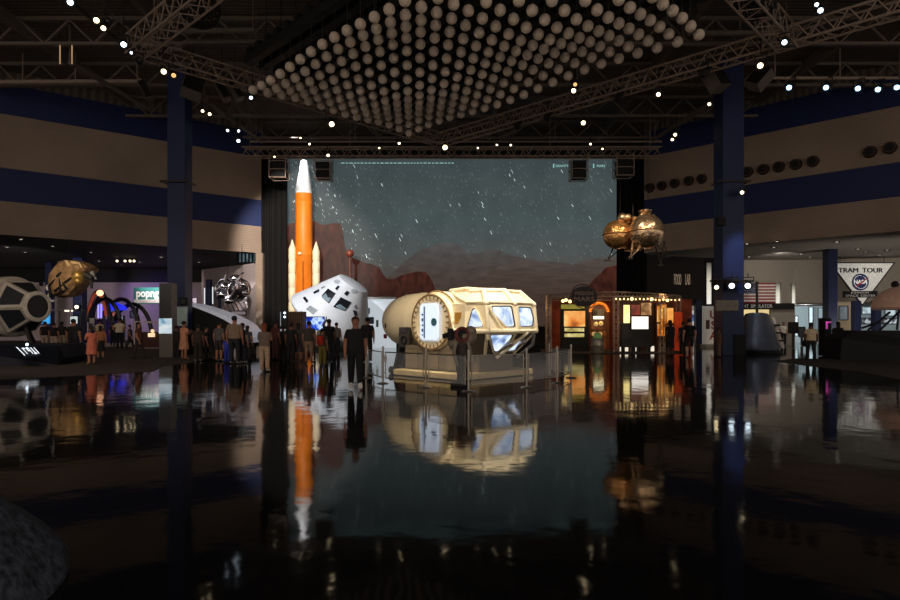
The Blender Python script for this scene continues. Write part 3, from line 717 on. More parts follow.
MB().sph((rx - 2 * ks, RD - 9.0 * ks, zr(254.5)), .13).build('attach_fitting', BOOST, t, smooth=True)
tag(MB().cyl(P(350, 258, 44.6), (XD(350, 44.6), 44.6, 0), .1).sph(P(350, 253.5, 44.6), .3, 1).build('pole', [mat('pole_rust', (92, 56, 46), .6), mat('red_ball', (120, 56, 42), .4)], None, (XD(350, 44.6), 44.6, 0), True), 'thin pole topped by a small red ball beside the orange rocket', 'pole')
m = None

# ------------------------------------------------------------------ white crew capsule (tilted cone)
OD = 40.; sc = OD / F
base = P(329.5, 322, OD); top = P(353.5, 283, OD - .6); ax = (top - base).normalized(); L = (top - base).length
q = Vector((0, 0, 1)).rotation_difference(ax); CM = Matrix.Translation(base) @ q.to_matrix().to_4x4()
prof = [(0, -.42), (1.4, -.3), (2.5, -.08), (2.85, .06), (2.94, .22), (2.86, .42), (1.06, L - .03), (.98, L), (0, L)]
tb = MB().lathe(prof, CM, 64); bmesh.ops.recalc_face_normals(tb.bm, faces=tb.bm.faces); tb.bm.normal_update(); bvh = BVHTree.FromBMesh(tb.bm)
t = thing('crew_capsule', 'white cone-shaped crew capsule tilted on its edge behind the visitors', 'capsule', (base.x, base.y, 0))
CAPW = mat('capsule_white', (226, 228, 232), .5, noise=.04, nscale=1.5)
tb.build('shell', CAPW, t, smooth=True, angle=25)
eye = Vector((0, 0, EYE))
def ray(px, py, off):
    d = Vector(((px - CX) / F, 1, (HZ - py) / F)).normalized(); h = bvh.ray_cast(eye, d)
    if h[0] is None: return None
    n = h[1] if h[1].dot(d) < 0 else -h[1]
    return h[0] + n * off
def decal(name, pts, mt, off=.03, thick=.03):
    def px(p): return (270 + p[0] / 8, 270 + p[1] / 8)
    c = (sum(p[0] for p in pts) / len(pts), sum(p[1] for p in pts) / len(pts)); m = MB(); n = 5
    out = []
    for a, b in zip(pts, pts[1:] + pts[:1]):
        for i in range(n): out.append((a[0] + (b[0] - a[0]) * i / n, a[1] + (b[1] - a[1]) * i / n))
    H = [ray(*px(p), off) for p in out]; Hc = ray(*px(c), off)
    if None in H or Hc is None: return
    mid = [ray(*px(((p[0] + c[0]) / 2, (p[1] + c[1]) / 2)), off) or (h + Hc) / 2 for p, h in zip(out, H)]
    for i in range(len(H)):
        j = (i + 1) % len(H); m.poly([H[i], H[j], mid[j], mid[i]]); m.poly([mid[i], mid[j], Hc])
    return m.build(name, mt, t)
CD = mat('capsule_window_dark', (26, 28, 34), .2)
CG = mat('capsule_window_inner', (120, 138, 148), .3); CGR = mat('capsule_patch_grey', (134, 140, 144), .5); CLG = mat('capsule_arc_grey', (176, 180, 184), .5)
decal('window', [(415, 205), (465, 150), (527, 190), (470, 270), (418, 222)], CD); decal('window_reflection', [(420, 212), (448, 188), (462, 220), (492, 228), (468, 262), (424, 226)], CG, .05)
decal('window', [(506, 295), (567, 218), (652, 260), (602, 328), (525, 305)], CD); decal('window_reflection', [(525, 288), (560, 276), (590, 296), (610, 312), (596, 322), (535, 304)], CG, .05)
decal('vent', [(262, 225), (282, 214), (309, 250), (296, 266)], CD); decal('vent', [(345, 180), (393, 155), (396, 172), (355, 193)], CD)
decal('vent', [(520, 150), (545, 125), (559, 136), (536, 166)], CD); decal('vent', [(592, 190), (615, 165), (636, 180), (616, 211)], CD)
decal('vent', [(408, 142), (438, 128), (441, 140), (412, 154)], CGR); decal('access_panel', [(288, 315), (322, 285), (382, 322), (345, 358)], CGR)
decal('vent', [(670, 290), (690, 275), (696, 300), (678, 308)], CGR); decal('vent', [(660, 320), (695, 330), (697, 368), (676, 368)], CD)
for cx, cy in ((536, 95), (672, 168)):
    decal('round_patch', [(cx + 26 * math.cos(a), cy + 17 * math.sin(a)) for a in [i * math.pi / 5 for i in range(10)]], CLG)
m = MB()
for s in (-1, 1): m.b2((base.x - .4 + s * 1.1 - .12, base.y - 1.2, .012), (base.x - .4 + s * 1.1 + .12, base.y + 1.2, .75))
m.b2((base.x - 1.9, base.y - .9, .012), (base.x + 1.6, base.y + .9, .16)).build('cradle', DARKGREY, t)

# white booth, crate, console, monitor
t = thing('display_booth', 'white lit booth wall with small pictures right of the capsule', 'booth', P(377, 347, 42.5) * Vector((1, 1, 0)) if False else (XD(377, 42.5), 42.5, 0))
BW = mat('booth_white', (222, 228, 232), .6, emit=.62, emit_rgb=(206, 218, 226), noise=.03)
MB().b2((XD(364, 42.5), 42.5, 0), (XD(396, 42.5), 42.7, ZD(298, 42.5))).build('panel', BW, t)
for x0, y0, x1, y1, c in ((366, 308, 370, 314, (150, 160, 168)), (369, 317, 374, 324, (70, 76, 84)), (383.5, 334, 387, 338.5, (150, 30, 50)), (376, 320, 378.5, 327, (120, 130, 136))):
    MB().b2(P(x0, y1, 42.46), P(x1, y0, 42.49)).build('picture', mat('booth_pic%d' % int(x0), c, .6), t)
MB().b2((XD(364, 42.4), 42.3, ZD(299, 42.4)), (XD(396, 42.4), 42.75, ZD(297, 42.4))).build('cap_rail', WHITE, t)
t = thing('video_monitor', 'blue glowing monitor in front of the white capsule', 'monitor', (XD(314.5, 35.5), 35.5, 0))
MB().b2(P(303.5, 330.5, 35.5), P(325, 316.5, 35.6), 0, .02).build('bezel', BLACK, t)
MB().b2(P(304.2, 329.8, 35.46), P(324.3, 317.2, 35.49)).build('screen', picture('monitor_blue', [(.35, (10, 30, 130)), (.5, (30, 80, 210)), (.56, (200, 225, 255)), (.7, (40, 90, 230))], 1.9, 1.1, 3, .9), t)
MB().b2((XD(313.5, 35.6), 35.6, .012), (XD(315.5, 35.6), 35.7, ZD(330, 35.6))).b2((XD(309, 35.6), 35.4, .01), (XD(320, 35.6), 35.9, .06)).build('stand', DARK, t)
t = thing('slatted_crate', 'tall brown slatted cabinet left of the blue monitor', 'cabinet', (XD(295, 34), 34, 0))
m = MB(); x0, x1 = XD(287.5, 34), XD(303, 34); z1 = ZD(311.5, 34)
m.b2((x0, 34, 0.0), (x1, 34.8, z1))
m.build('body', mat('crate_brown', (120, 92, 76), .7, noise=.25), t)
for i in range(7):
    xx = x0 + (x1 - x0) * (i + .5) / 7; MB().b2((xx - .035, 33.96, .1), (xx + .035, 34.01, z1 - .05)).build('slat', mat('slat_brown', (86, 64, 54), .7), t)
t = thing('control_console', 'dark console with bright indicator lamps left of the slatted cabinet', 'console', (XD(282, 32.5), 32.5, 0))
MB().b2((XD(278, 32.5), 32.5, 0), (XD(287, 32.5), 33.1, ZD(330, 32.5)), 0, .03).b2((XD(279.5, 32.6), 32.7, ZD(330, 32.6)), (XD(286.5, 32.6), 32.85, ZD(311, 32.6))).build('cabinet', BLACK, t)
for px, py in ((284.7, 313), (284.7, 317)): MB().sph(P(px, py, 32.62), .055, 0, 10, 8).build('lamp', LENSC, t)
MB().b2(P(280.3, 326, 32.62), P(280.8, 312, 32.68)).build('light_line', mat('thin_line_light', (180, 190, 196), .5, emit=.5), t)
MB().box(P(281, 330.5, 32.3), (.45, .3, .03), Euler((R(25), 0, 0))).build('lit_key_panel', mat('key_glow', (170, 180, 190), .5, emit=.4), t)

# ------------------------------------------------------------------ rover
RC = Vector((.45, 19.2, 0))
t = thing('exploration_rover', 'cream pressurized rover with round side hatch and lit cockpit windows', 'rover', RC, R(-45))
def V(x, y, z): return Vector((x, y, z))
CH = mat('chassis_beige_shaded', (122, 110, 92), .7); CHD = mat('chassis_shadow', (92, 84, 74), .7)  # shade under the cabin painted into the chassis colours
m = MB(); rings = []; N = 40
for x, r in ((-3.66, .05), (-3.64, .2), (-3.55, .42), (-3.36, .66), (-3.05, .83), (-2.6, .93), (-1.9, .96), (-1.86, .965), (-1.8, .965), (-1.76, .95), (-1.0, .96), (.2, .96), (.9, .9)):
    rings.append([V(x, r * 1.0 * math.cos(2 * math.pi * i / N), 1.74 + r * math.sin(2 * math.pi * i / N)) for i in range(N)])
m.loft(rings).build('cabin_barrel', CREAM, t, smooth=True, world=False)
B = [V(.3, -1.12, 1.42), V(1.3, -1.35, 1.42), V(2.0, -1.15, 1.42), V(2.15, 0, 1.42), V(2.08, 1.0, 1.42), V(1.4, 1.35, 1.42), V(.3, 1.12, 1.42)]
Mm = [V(.3, -1.02, 2.25), V(1.2, -1.2, 2.22), V(1.84, -1.05, 2.22), V(2.04, 0, 2.22), V(1.98, 1.0, 2.22), V(1.3, 1.22, 2.22), V(.3, 1.02, 2.25)]
T = [V(.0, -.5, 2.63), V(1.0, -.8, 2.6), V(1.5, -.74, 2.6), V(1.68, 0, 2.62), V(1.62, .8, 2.6), V(1.1, .85, 2.6), V(.0, .5, 2.63)]
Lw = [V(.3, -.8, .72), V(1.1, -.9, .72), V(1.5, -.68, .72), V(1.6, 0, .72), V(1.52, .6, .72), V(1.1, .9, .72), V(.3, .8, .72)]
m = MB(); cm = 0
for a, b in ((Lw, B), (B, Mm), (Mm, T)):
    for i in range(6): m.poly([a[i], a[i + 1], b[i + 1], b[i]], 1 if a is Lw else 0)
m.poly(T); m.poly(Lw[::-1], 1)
for r_ in (Lw, B, Mm, T): pass
m.poly([Lw[0], B[0], Mm[0], T[0], T[6], Mm[6], B[6], Lw[6]])
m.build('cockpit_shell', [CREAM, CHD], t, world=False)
# frame tubes
m = MB()
for i in (2, 3, 4): m.tube([T[i] * 1.0, Mm[i] + V(.03, 0, .0)], .085, 10).tube([Mm[i] + V(.03, 0, .0), B[i] + V(.03, 0, 0)], .065, 10)
m.tube([V(.1, -.62, 2.62), V(.75, -.98, 2.4), V(1.2, -1.17, 2.28), Mm[2] + V(.03, 0, 0), V(2.1, -.62, 1.46)], .05, 8)
m.tube([V(-.2, -.9, 2.2), V(.45, -1.1, 2.05), V(.8, -1.26, 1.45)], .045, 8)
for i in range(6): m.cyl(B[i] + V(.02, 0, 0), B[i + 1] + V(.02, 0, 0), .075, .075, 8)
for i in (1, 2, 3, 4, 5): m.sph(B[i] + V(.02, 0, 0), .08, 0, 10, 8)
for i in (2, 3, 4): m.cyl(B[i], Lw[i], .05, .05, 8); m.sph(Mm[i] + V(.03, 0, 0), .087, 0, 10, 8)
for i in range(1, 5): m.cyl(T[i], T[i + 1], .06, .06, 8)
for i in (2, 3, 4):
    back = V(-.15, T[i].y * .6, 2.66); m.tube([back, V(.7, T[i].y * .85, 2.68), T[i]], .085, 10); m.sph(T[i], .088, 0, 10, 8)
for i in range(1, 5): m.cyl(Mm[i] + V(.02, 0, .04), Mm[i + 1] + V(.02, 0, .04), .05, .05, 8)
for xx in (-.95 + .0, .12, .36):
    if xx > 0:
        pr_ = [V(xx + .25 * max(0, math.sin(a)) * 0, -1.0 * math.cos(a) * (.99 if xx < .2 else 1.03), 1.74 + math.sin(a) * .985) for a in [R(-20 + 10 * q) for q in range(13)]]
        m.tube(pr_, .045, 6)
m.cyl(B[3] + V(.05, .45, -.05), V(1.65, -.35, .62), .05).cyl(B[2], V(2.0, -1.1, 1.2), .06)
m.build('frame_tubes', CREAM, t, smooth=True, world=False)
WGL = picture('rover_lit_pane', [(.28, (66, 88, 130)), (.4, (150, 176, 216)), (.52, (216, 228, 248)), (.7, (244, 248, 255))], 2.4, 1.2, 3, .5)  # lit cabin interior put into the pane as a noisy glow
GASK = mat('gasket_dark', (60, 50, 40), .6)
def window(quad, uv, rad=.09):
    bl, br, tr, tl = quad
    def at(u, v): return bl * (1 - u) * (1 - v) + br * u * (1 - v) + tr * u * v + tl * (1 - u) * v
    n = (br - bl).cross(tl - bl).normalized()
    if n.x < 0 and abs(n.x) > .1: n = -n
    if n.dot(at(.5, .5) - V(0, 0, 1.6)) < 0: n = -n
    pts = [at(*p) for p in uv]; k = len(pts); rp = []
    for i in range(k):
        a, b, c = pts[i - 1], pts[i], pts[(i + 1) % k]
        d1 = (a - b); d2 = (c - b); rr = min(rad, d1.length * .4, d2.length * .4)
        p, q_ = b + d1.normalized() * rr, b + d2.normalized() * rr
        for s in (0, .25, .5, .75, 1): rp.append(p * (1 - s) ** 2 + b * 2 * s * (1 - s) + q_ * s * s)
    c = sum(rp, V(0, 0, 0)) / len(rp)
    fr = MB()
    def ringp(kk, off): return [c + (p - c) * kk + n * off for p in rp]
    R0, R1, R2, R3 = ringp(1.16, .0), ringp(1.14, .05), ringp(1.02, .055), ringp(.9, .03)
    for X, Y in ((R0, R1), (R1, R2)):
        for i in range(len(rp)): j = (i + 1) % len(rp); fr.poly([X[i], X[j], Y[j], Y[i]], 0)
    for i in range(len(rp)): j = (i + 1) % len(rp); fr.poly([R2[i], R2[j], R3[j], R3[i]], 1)
    f = fr.build('window_frame', [CREAM, GASK], t, world=False)
    MB().poly(ringp(.97, .032)).build('window_pane', WGL, t, world=False)
fu = (B[2], B[3], Mm[3], Mm[2]); fu2 = (B[3], B[4], Mm[4], Mm[3])
window(fu, [(.16, .9), (.88, .92), (.93, .14), (.66, .12), (.18, .7)]); window(fu2, [(.14, .9), (.8, .9), (.9, .5), (.82, .16), (.14, .14)])
window((B[1], B[2], Mm[2], Mm[1]), [(.14, .1), (.86, .14), (.82, .3), (.5, .84), (.38, .78)])
fl = (Lw[2], Lw[3], B[3], B[2]); fl2 = (Lw[3], Lw[4], B[4], B[3])
window(fl, [(.06, .9), (.9, .9), (.92, .72), (.62, .14), (.42, .14)]); window(fl2, [(.2, .62), (.85, .62), (.8, .16), (.0, .16)])
# chassis
m = MB(); m.b2((-1.5, -1.2, .2), (1.05, 1.2, .95), 0, .05).b2((.9, -.8, .2), (1.35, .8, .75), 0, .05).build('chassis', CH, t, world=False)
MB().b2((-1.55, -1.65, .02), (1.5, 1.65, .2), 0, .03).build('base_plate', mat('base_cream', (214, 190, 140), .6), t, world=False)
for x in (-1.15, -.2, .75):
    MB().b2((x - .28, -1.24, .25), (x + .28, -1.19, .8)).build('skirt_panel', mat('skirt_panel', (138, 124, 100), .6), t, world=False)
# hatch
hc = V(-.22, -1.0, 1.69); HM = Matrix.Translation(hc) @ Matrix.Rotation(R(90), 4, 'X')
MB().lathe([(.96, -.35), (.97, .0), (.93, .05), (.88, .06), (.88, .2), (.84, .24), (.84, .27), (.7, .27), (.69, .2), (0, .2)], HM, 48).build('hatch_collar', CREAM, t, smooth=True, world=False)
m = MB()
for i in range(28):
    a = 2 * math.pi * i / 28; u = V(math.cos(a), 0, math.sin(a))
    m.cyl(hc + u * .7 + V(0, -.285, 0), hc + u * .83 + V(0, -.285, 0), .018, .018, 5)
m.ring(hc + V(0, -.27, 0), (0, 1, 0), .84, .03, 48).ring(hc + V(0, -.02, 0), (0, 1, 0), .96, .028, 48)
m.build('hatch_ribs', mat('rib_brown', (150, 120, 78), .6), t, smooth=True, world=False)  # brown ribs around the hatch ring
def rrect(cx, cz, w_, h_, r, y, k=6):
    pts = []
    for sx, sz, a0 in ((1, 1, 0), (-1, 1, 90), (-1, -1, 180), (1, -1, 270)):
        for i in range(k + 1):
            a = R(a0 + 90 * i / k); pts.append(V(cx + sx * (w_ / 2 - r) + r * math.cos(a), y, cz + sz * (h_ / 2 - r) + r * math.sin(a)))
    return pts
yd = hc.y - .21
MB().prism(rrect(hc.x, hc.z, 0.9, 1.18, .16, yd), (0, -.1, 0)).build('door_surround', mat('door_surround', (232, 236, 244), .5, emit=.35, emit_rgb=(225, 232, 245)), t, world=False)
dr = MB().prism(rrect(hc.x, hc.z, .78, 1.08, .12, yd - .1), (0, -.03, 0)).build('door', mat('door_lit', (206, 222, 244), .5, emit=.85, emit_rgb=(206, 222, 246), noise=.05), t, world=False)  # bluish light on door and surround put into their colour as emission
for nm, mb, mt in (('door_port', MB().lathe([(0, .14), (.1, .14), (.12, .15), (.12, .12)], Matrix.Translation(V(hc.x + .24, yd, hc.z)) @ Matrix.Rotation(R(90), 4, 'X'), 20), mat('port_teal', (60, 110, 130), .3)),
                   ('door_edge_strip', MB().b2((hc.x - .22, yd - .145, hc.z - .5), (hc.x - .16, yd - .13, hc.z + .48)), mat('strip_bluegrey', (120, 142, 180), .5))):
    c = mb.build(nm, mt, None, None, True, world=False); c.parent = dr
for i, (dz, h_) in enumerate(((.2, .06), (.02, .1), (-.12, .05), (-.3, .1), (-.42, .04))):
    c = MB().b2((hc.x - .31, yd - .145, hc.z + dz), (hc.x - .25, yd - .13, hc.z + dz + h_)).build('door_marking', mat('marking_blue', (50, 80, 150), .5), None, world=False); c.parent = dr
# small details
m = MB()
for i in range(7):
    a = R(62 + (i % 4) * 9); x = .25 + .1 * (i // 2)
    m.sph(V(x, -math.cos(a) * .965, 1.74 + math.sin(a) * .965), .035, 0, 8, 6)
m.build('roof_ports', BLACK, t, world=False)
MB().box(V(.92, -1.2, 1.8), (.26, .06, .34)).build('ochre_panel', mat('ochre', (206, 150, 60), .6), t, world=False)
MB().lathe([(0, .02), (.09, .02), (.12, 0), (.12, -.04)], Matrix.Translation(V(-3.0, -.8, 1.6)) @ Matrix.Rotation(R(-35), 4, 'Z') @ Matrix.Rotation(R(90), 4, 'X'), 16).build('vent_port', BLACK, t, world=False)
ep = MB().box(V(-1.75, -.98, 1.2), (.5, .12, .66), None, 0, .02).build('equipment_panel', mat('panel_dark', (66, 62, 56), .5), t, world=False)
c = MB().ring(V(-1.72, -1.06, 1.1), (0, 1, 0), .12, .025, 20).build('looped_hose', BLACK, None, world=False); c.parent = ep
c = MB().box(V(-1.75, -1.05, 1.42), (.36, .03, .12)).build('display', LENSO, None, world=False); c.parent = ep
m = MB()
for x in (-2.0, -1.6): m.cyl(V(x, -1.0, .9), V(x - .1, -1.15, .1), .06); m.cyl(V(x - .1, -1.3, .12), V(x - .1, -.95, .12), .12)
m.tube([V(-2.1, -.95, .8), V(-1.9, -1.1, .66), V(-1.5, -1.1, .66), V(-1.2, -1.0, .82)], .03)
m.build('aft_support', DARK, t, smooth=True, world=False)
m = MB()
for p in (V(2.05, -.2, 1.05), V(2.0, .5, 1.1)): m.cyl(V(1.5, p.y, .8), p, .05); m.sph(p, .1, 0, 10, 8)
m.tube([V(2.1, .9, 1.3), V(2.0, .95, 1.0), V(1.5, .8, .6)], .05).build('nose_strut', mat('strut_silver', (160, 156, 150), .4, .5), t, smooth=True, world=False)
# mechanical unit at the rover corner
D = 15.6; ux = XD(462, D)
t = thing('docking_unit', 'grey mechanical unit with a dark red-rimmed round port at the rover corner', 'machine', (ux, D, 0))
GM1 = mat('unit_grey', (134, 120, 104), .7, noise=.3, nscale=8); GM2 = mat('unit_dark', (58, 52, 46), .7, noise=.4, nscale=10)
def up(px, py): return ZD(py, D), XD(px, D)
MB().box((ux - .05, D + .05, .05), (.5, .45, .09), None, 0, .02).build('foot', DARK, t)
m = MB().lathe([(0, .08), (.16, .08), (.15, .3), (.19, .55), (.17, .8), (.2, 1.0), (.22, 1.1), (0, 1.1)], Matrix.Translation((ux + .02, D + .05, 0)), 16); m.build('column', GM2, t, smooth=True)
m = MB(); m.sph((ux + .05, D + .05, 1.3), (.34, .26, .24), 0, 18, 12).sph((ux + .22, D, 1.42), (.16, .18, .16), 0, 12, 8).sph((ux - .2, D + .05, 1.15), (.18, .2, .2), 0, 12, 8).build('head_shell', GM1, t, smooth=True)
MB().ring((ux + .0, D - .2, 1.36), (.25, -1, .1), .16, .045, 24).build('port_rim', mat('port_red', (104, 44, 40), .5), t, smooth=True)
MB().cyl((ux + .0, D - .2, 1.36), (ux - .01, D - .1, 1.36), .15).build('port', BLACK, t)
m = MB(); m.cyl((ux - .2, D - .05, 1.42), (ux - .5, D - .05, 1.3), .06).box((ux - .3, D - .08, 1.36), (.16, .2, .3), None, 0, .03).build('side_handle', BLACK, t)
m = MB()
for s in (-1, 1): m.tube([Vector((ux + s * .16, D - .12, 1.15)), Vector((ux + s * .22, D - .18, .85)), Vector((ux + s * .12, D - .14, .55))], .045)
m.build('hose', GM1, t, smooth=True)

# barrier around the rover
POSTS = {'a': (366, 378), 'b': (383, 383.5), 'c': (426, 387.5), 'd': (468.5, 391.5), 'e': (526.5, 387.5), 'f': (557, 383), 'g': (571, 378), 'h': (549, 375.5)}
PW = {}
ST = mat('stanchion_steel', (158, 150, 140), .35, .85)
labs = {'a': 'steel stanchion left end, beside the man in black', 'b': 'second steel stanchion from the left', 'c': 'steel stanchion in front of the round hatch', 'd': 'nearest steel stanchion, by the grey mechanical unit',
        'e': 'steel stanchion at the right front of the rover windows', 'f': 'steel stanchion right of the rover nose', 'g': 'rightmost steel stanchion before the amber floor glow', 'h': 'steel stanchion set back behind the right barrier panels'}
for k_, (px, py) in POSTS.items():
    D = DF(py); p = Vector((XD(px, D), D, 0)); PW[k_] = p
    t = thing('stanchion', labs[k_], 'stanchion', p, 0, 'barrier posts around the rover')
    MB().lathe([(0, .035), (.04, .035), (.15, .02), (.17, 0.002), (0, 0.002)], Matrix.Translation(p), 24).build('base', ST, t, smooth=True)
    MB().cyl(p + V(0, 0, .03), p + V(0, 0, .99), .028, .028, 12).build('post', ST, t, smooth=True)
    MB().lathe([(.034, .96), (.036, 1.0), (.025, 1.015), (0, 1.02)], Matrix.Translation(p), 14).build('cap', ST, t, smooth=True)
GL_ = glass('barrier_glass', (226, 232, 236), .10)
for a, b, lab in (('a', 'b', 'framed clear barrier panel at the far left by the man in black'), ('b', 'c', 'framed clear barrier panel left of the round hatch'), ('c', 'd', 'framed clear barrier panel in front of the round hatch and grey unit'),
                  ('d', 'e', 'framed clear barrier panel in front of the cockpit windows'), ('e', 'f', 'framed clear barrier panel right of the cockpit windows'), ('f', 'g', 'short framed barrier panel at the right end'), ('h', 'g', 'short framed barrier panel set behind the right end')):
    p, q_ = PW[a], PW[b]; d = (q_ - p).normalized(); p2 = p + d * .1; q2 = q_ - d * .1
    t = thing('barrier_panel', lab, 'barrier', (p2 + q2) / 2, 0, 'clear panels of the rover barrier')
    m = MB(); z0, z1 = .16, .86
    for c0, c1 in ((p2 + V(0, 0, z0), q2 + V(0, 0, z0)), (p2 + V(0, 0, z1), q2 + V(0, 0, z1)), (p2 + V(0, 0, z0), p2 + V(0, 0, z1)), (q2 + V(0, 0, z0), q2 + V(0, 0, z1))): m.cyl(c0, c1, .016, .016, 8)
    for c in (p, q_):
        for z in (.3, .75): m.cyl(c + V(0, 0, z), (p2 if c is p else q2) + V(0, 0, z), .014, .014, 6)
    m.build('frame', ST, t)
    n = V(-d.y, d.x, 0) * .004
    MB().prism([p2 + V(0, 0, z0) - n, q2 + V(0, 0, z0) - n, q2 + V(0, 0, z1) - n, p2 + V(0, 0, z1) - n], n * 2).build('clear_pane', GL_, t)

# ------------------------------------------------------------------ hanging gold lander (right)
D = 29.; c = P(634, 233, D); s = D / F
t = thing('hanging_lander', 'gold lander with shiny round tanks and legs hanging right of the screen', 'lander', c)
GOLD = mat('gold_foil', (214, 158, 98), .26, .85, noise=.4, nscale=5, bump=1.); SIL = mat('silver_foil', (214, 182, 146), .24, .9, noise=.4, nscale=5, bump=1.)
for dx, dy, r, y, mt in ((-17, 2, 14.5, -.1, GOLD), (7, 1, 17, -.75, SIL), (19, 0, 13.5, .45, SIL), (-4, 0, 13, 1.1, GOLD)):
    b = MB().sph(c + V(dx * s, y, -dy * s), r * s, 0, 28, 16).build('tank', mt, t, smooth=True)
    cc = MB().ring(c + V(dx * s, y, -dy * s), (0, 0, 1), r * s * 1.0, .03, 28).build('tank_band', mat('band_brown', (120, 84, 52), .4, .6), None, None, True); cc.parent = b
    ofs = ROOTS[t.name]
    cc.data.transform(Matrix.Translation(-ofs))
m = MB()
m.b2(c + V(-14 * s, -.3, 9 * s), c + V(10 * s, .5, 12.5 * s)).cyl(c + V(-2 * s, -.5, -12 * s), c + V(-2 * s, -.5, 14 * s), .16).cyl(c + V(-10 * s, -.4, 13 * s), c + V(8 * s, -.4, 13 * s), .09)
m.cyl(c + V(0, .2, -10 * s), c + V(0, .2, -17 * s), .2, .42, 20)
m.build('frame', mat('lander_frame', (150, 112, 70), .4, .6), t, smooth=True)
m = MB(); m.cyl(c + V(12 * s, -.2, 12 * s), c + V(12 * s, -.2, 18 * s), .16).lathe([(.14, 0), (.3, .12), (.32, .2), (.1, .26), (0, .26)], Matrix.Translation(c + V(10 * s, -.2, 17.5 * s)), 16)
m.build('thruster_head', SIL, t, smooth=True)
for q4, r4 in ((V(17 * s, -.2, 15 * s), .16), (V(6 * s, -.3, 16 * s), .15), (V(-14 * s, -.4, 14 * s), .22), (V(-9 * s, -.5, 14 * s), .17)): MB().sph(c + q4, r4).build('small_tank', SIL, t, smooth=True)
MB().cyl(c + V(-1 * s, 0, 10 * s), c + V(-1 * s, 0, 28 * s), .012, .012, 6).build('antenna', DARK, t)
for a, b in (((-16, -8), (-24, -26)), ((-6, -9), (-11, -28)), ((14, -10), (24, -26)), ((22, -6), (30, -31))):
    y = -.8 if a[0] in (-6, 14) else .3
    top_, ft = c + V(a[0] * s, y, a[1] * s), c + V(b[0] * s, y * 1.5, b[1] * s)
    l = MB().cyl(top_, ft, .045, .03, 8).cyl(top_ + V(.5, 0, -.05), ft, .025, .025, 6).build('leg', SIL if a[0] == -6 else DARK, t, smooth=True)
    cc = MB().lathe([(0, 0), (.16, 0), (.16, .04), (.05, .07), (0, .07)], Matrix.Translation(ft - V(0, 0, .04)), 14).build('foot_pad', DARKGREY, None, None, True); cc.parent = l; cc.data.transform(Matrix.Translation(-ROOTS[t.name]))
MB().cyl(c + V(-11 * s, -.9, -27 * s), c + V(6 * s, -.8, -13 * s), .04, .04, 8).build('strut', SIL, t, smooth=True)
m = MB()
for dx, y in ((-14, 0), (14, 0)): m.cyl(c + V(dx * s, y, 12 * s), (c.x + dx * s, c.y + y, 16.45), .01, .01, 5)
m.build('hanging_cable', BLACK, t)

# ------------------------------------------------------------------ planet exhibit booth (right of the rover)
D = 35.
t = thing('truss_structure', 'open truss frame of the amber-lit exhibit right of the rover', 'frame', (XD(605, D), D, .012))
def bx(px, D_=D): return XD(px, D_)
for px, D_ in ((549, 35.), (616, 35.), (662, 34.6), (548, 38.), (678, 37.5)):
    truss_mb((bx(px, D_), D_, .012), (bx(px, D_), D_, ZD(296, D_)), .26, .26, .4, .022).build('upright_truss', RIG, t)
for (a, b) in (((549, 35., 296.5), (616, 35., 294)), ((616, 35., 294), (662, 34.6, 296)), ((662, 34.6, 296.5), (678, 37.5, 297.5)), ((549, 35, 297), (548, 38, 298)), ((548, 38, 298.5), (678, 37.5, 298))):
    truss_mb((bx(a[0], a[1]), a[1], ZD(a[2], a[1])), (bx(b[0], b[1]), b[1], ZD(b[2], b[1])), .26, .26, .4, .022).build('beam_truss', RIG, t)
RUST = mat('exhibit_rust', (110, 46, 26), .8, emit=.05, emit_rgb=(150, 56, 20), noise=.4, nscale=2)
t = thing('exhibit_wall', 'rust red back wall of the amber-lit exhibit', 'wall panel', (XD(610, 39), 39, .012))
MB().b2((XD(552, 39), 39, .012), (XD(692, 39), 39.2, ZD(299, 39))).build('panel', RUST, t)
AMB = picture('amber_panel', [(.25, (120, 44, 10)), (.45, (230, 130, 40)), (.62, (255, 196, 110)), (.8, (255, 236, 190))], .9, 1.0, 3)
YEL = picture('yellow_shelf', [(.3, (90, 70, 24)), (.5, (200, 180, 100)), (.7, (250, 236, 170))], 2.2, .85, 3)
D = 36.
t = thing('display_case', 'black display case with glowing orange picture at the left of the exhibit', 'display case', (bx(575, D), D, .012))
MB().b2((bx(562, D), D, .012), (bx(589, D), D + .6, ZD(304, D)), 0, .02).build('cabinet', BLACK, t)
MB().b2((bx(564, D), D - .05, ZD(326.5, D)), (bx(585, D), D - .01, ZD(311, D))).build('orange_picture', AMB, t)
for y0, y1 in ((331.5, 328), (337, 333.5)): MB().b2((bx(564.5, D), D - .06, ZD(y0, D)), (bx(584, D), D - .01, ZD(y1, D))).build('lit_shelf', YEL, t)
MB().b2((bx(561, D), D - .08, ZD(309, D)), (bx(584, D), D - .01, ZD(304.5, D))).build('lit_header', mat('header_glow', (150, 140, 60), .6, emit=.5, emit_rgb=(170, 160, 70), noise=.3, nscale=3), t)
for px, py in ((563, 301), (566, 300), (570, 301.5)): MB().sph(P(px, py, D), .1, 0, 10, 8).build('lamp', mat('bulb_warm', (255, 210, 150), .3, emit=3, emit_rgb=(255, 206, 140)), t)
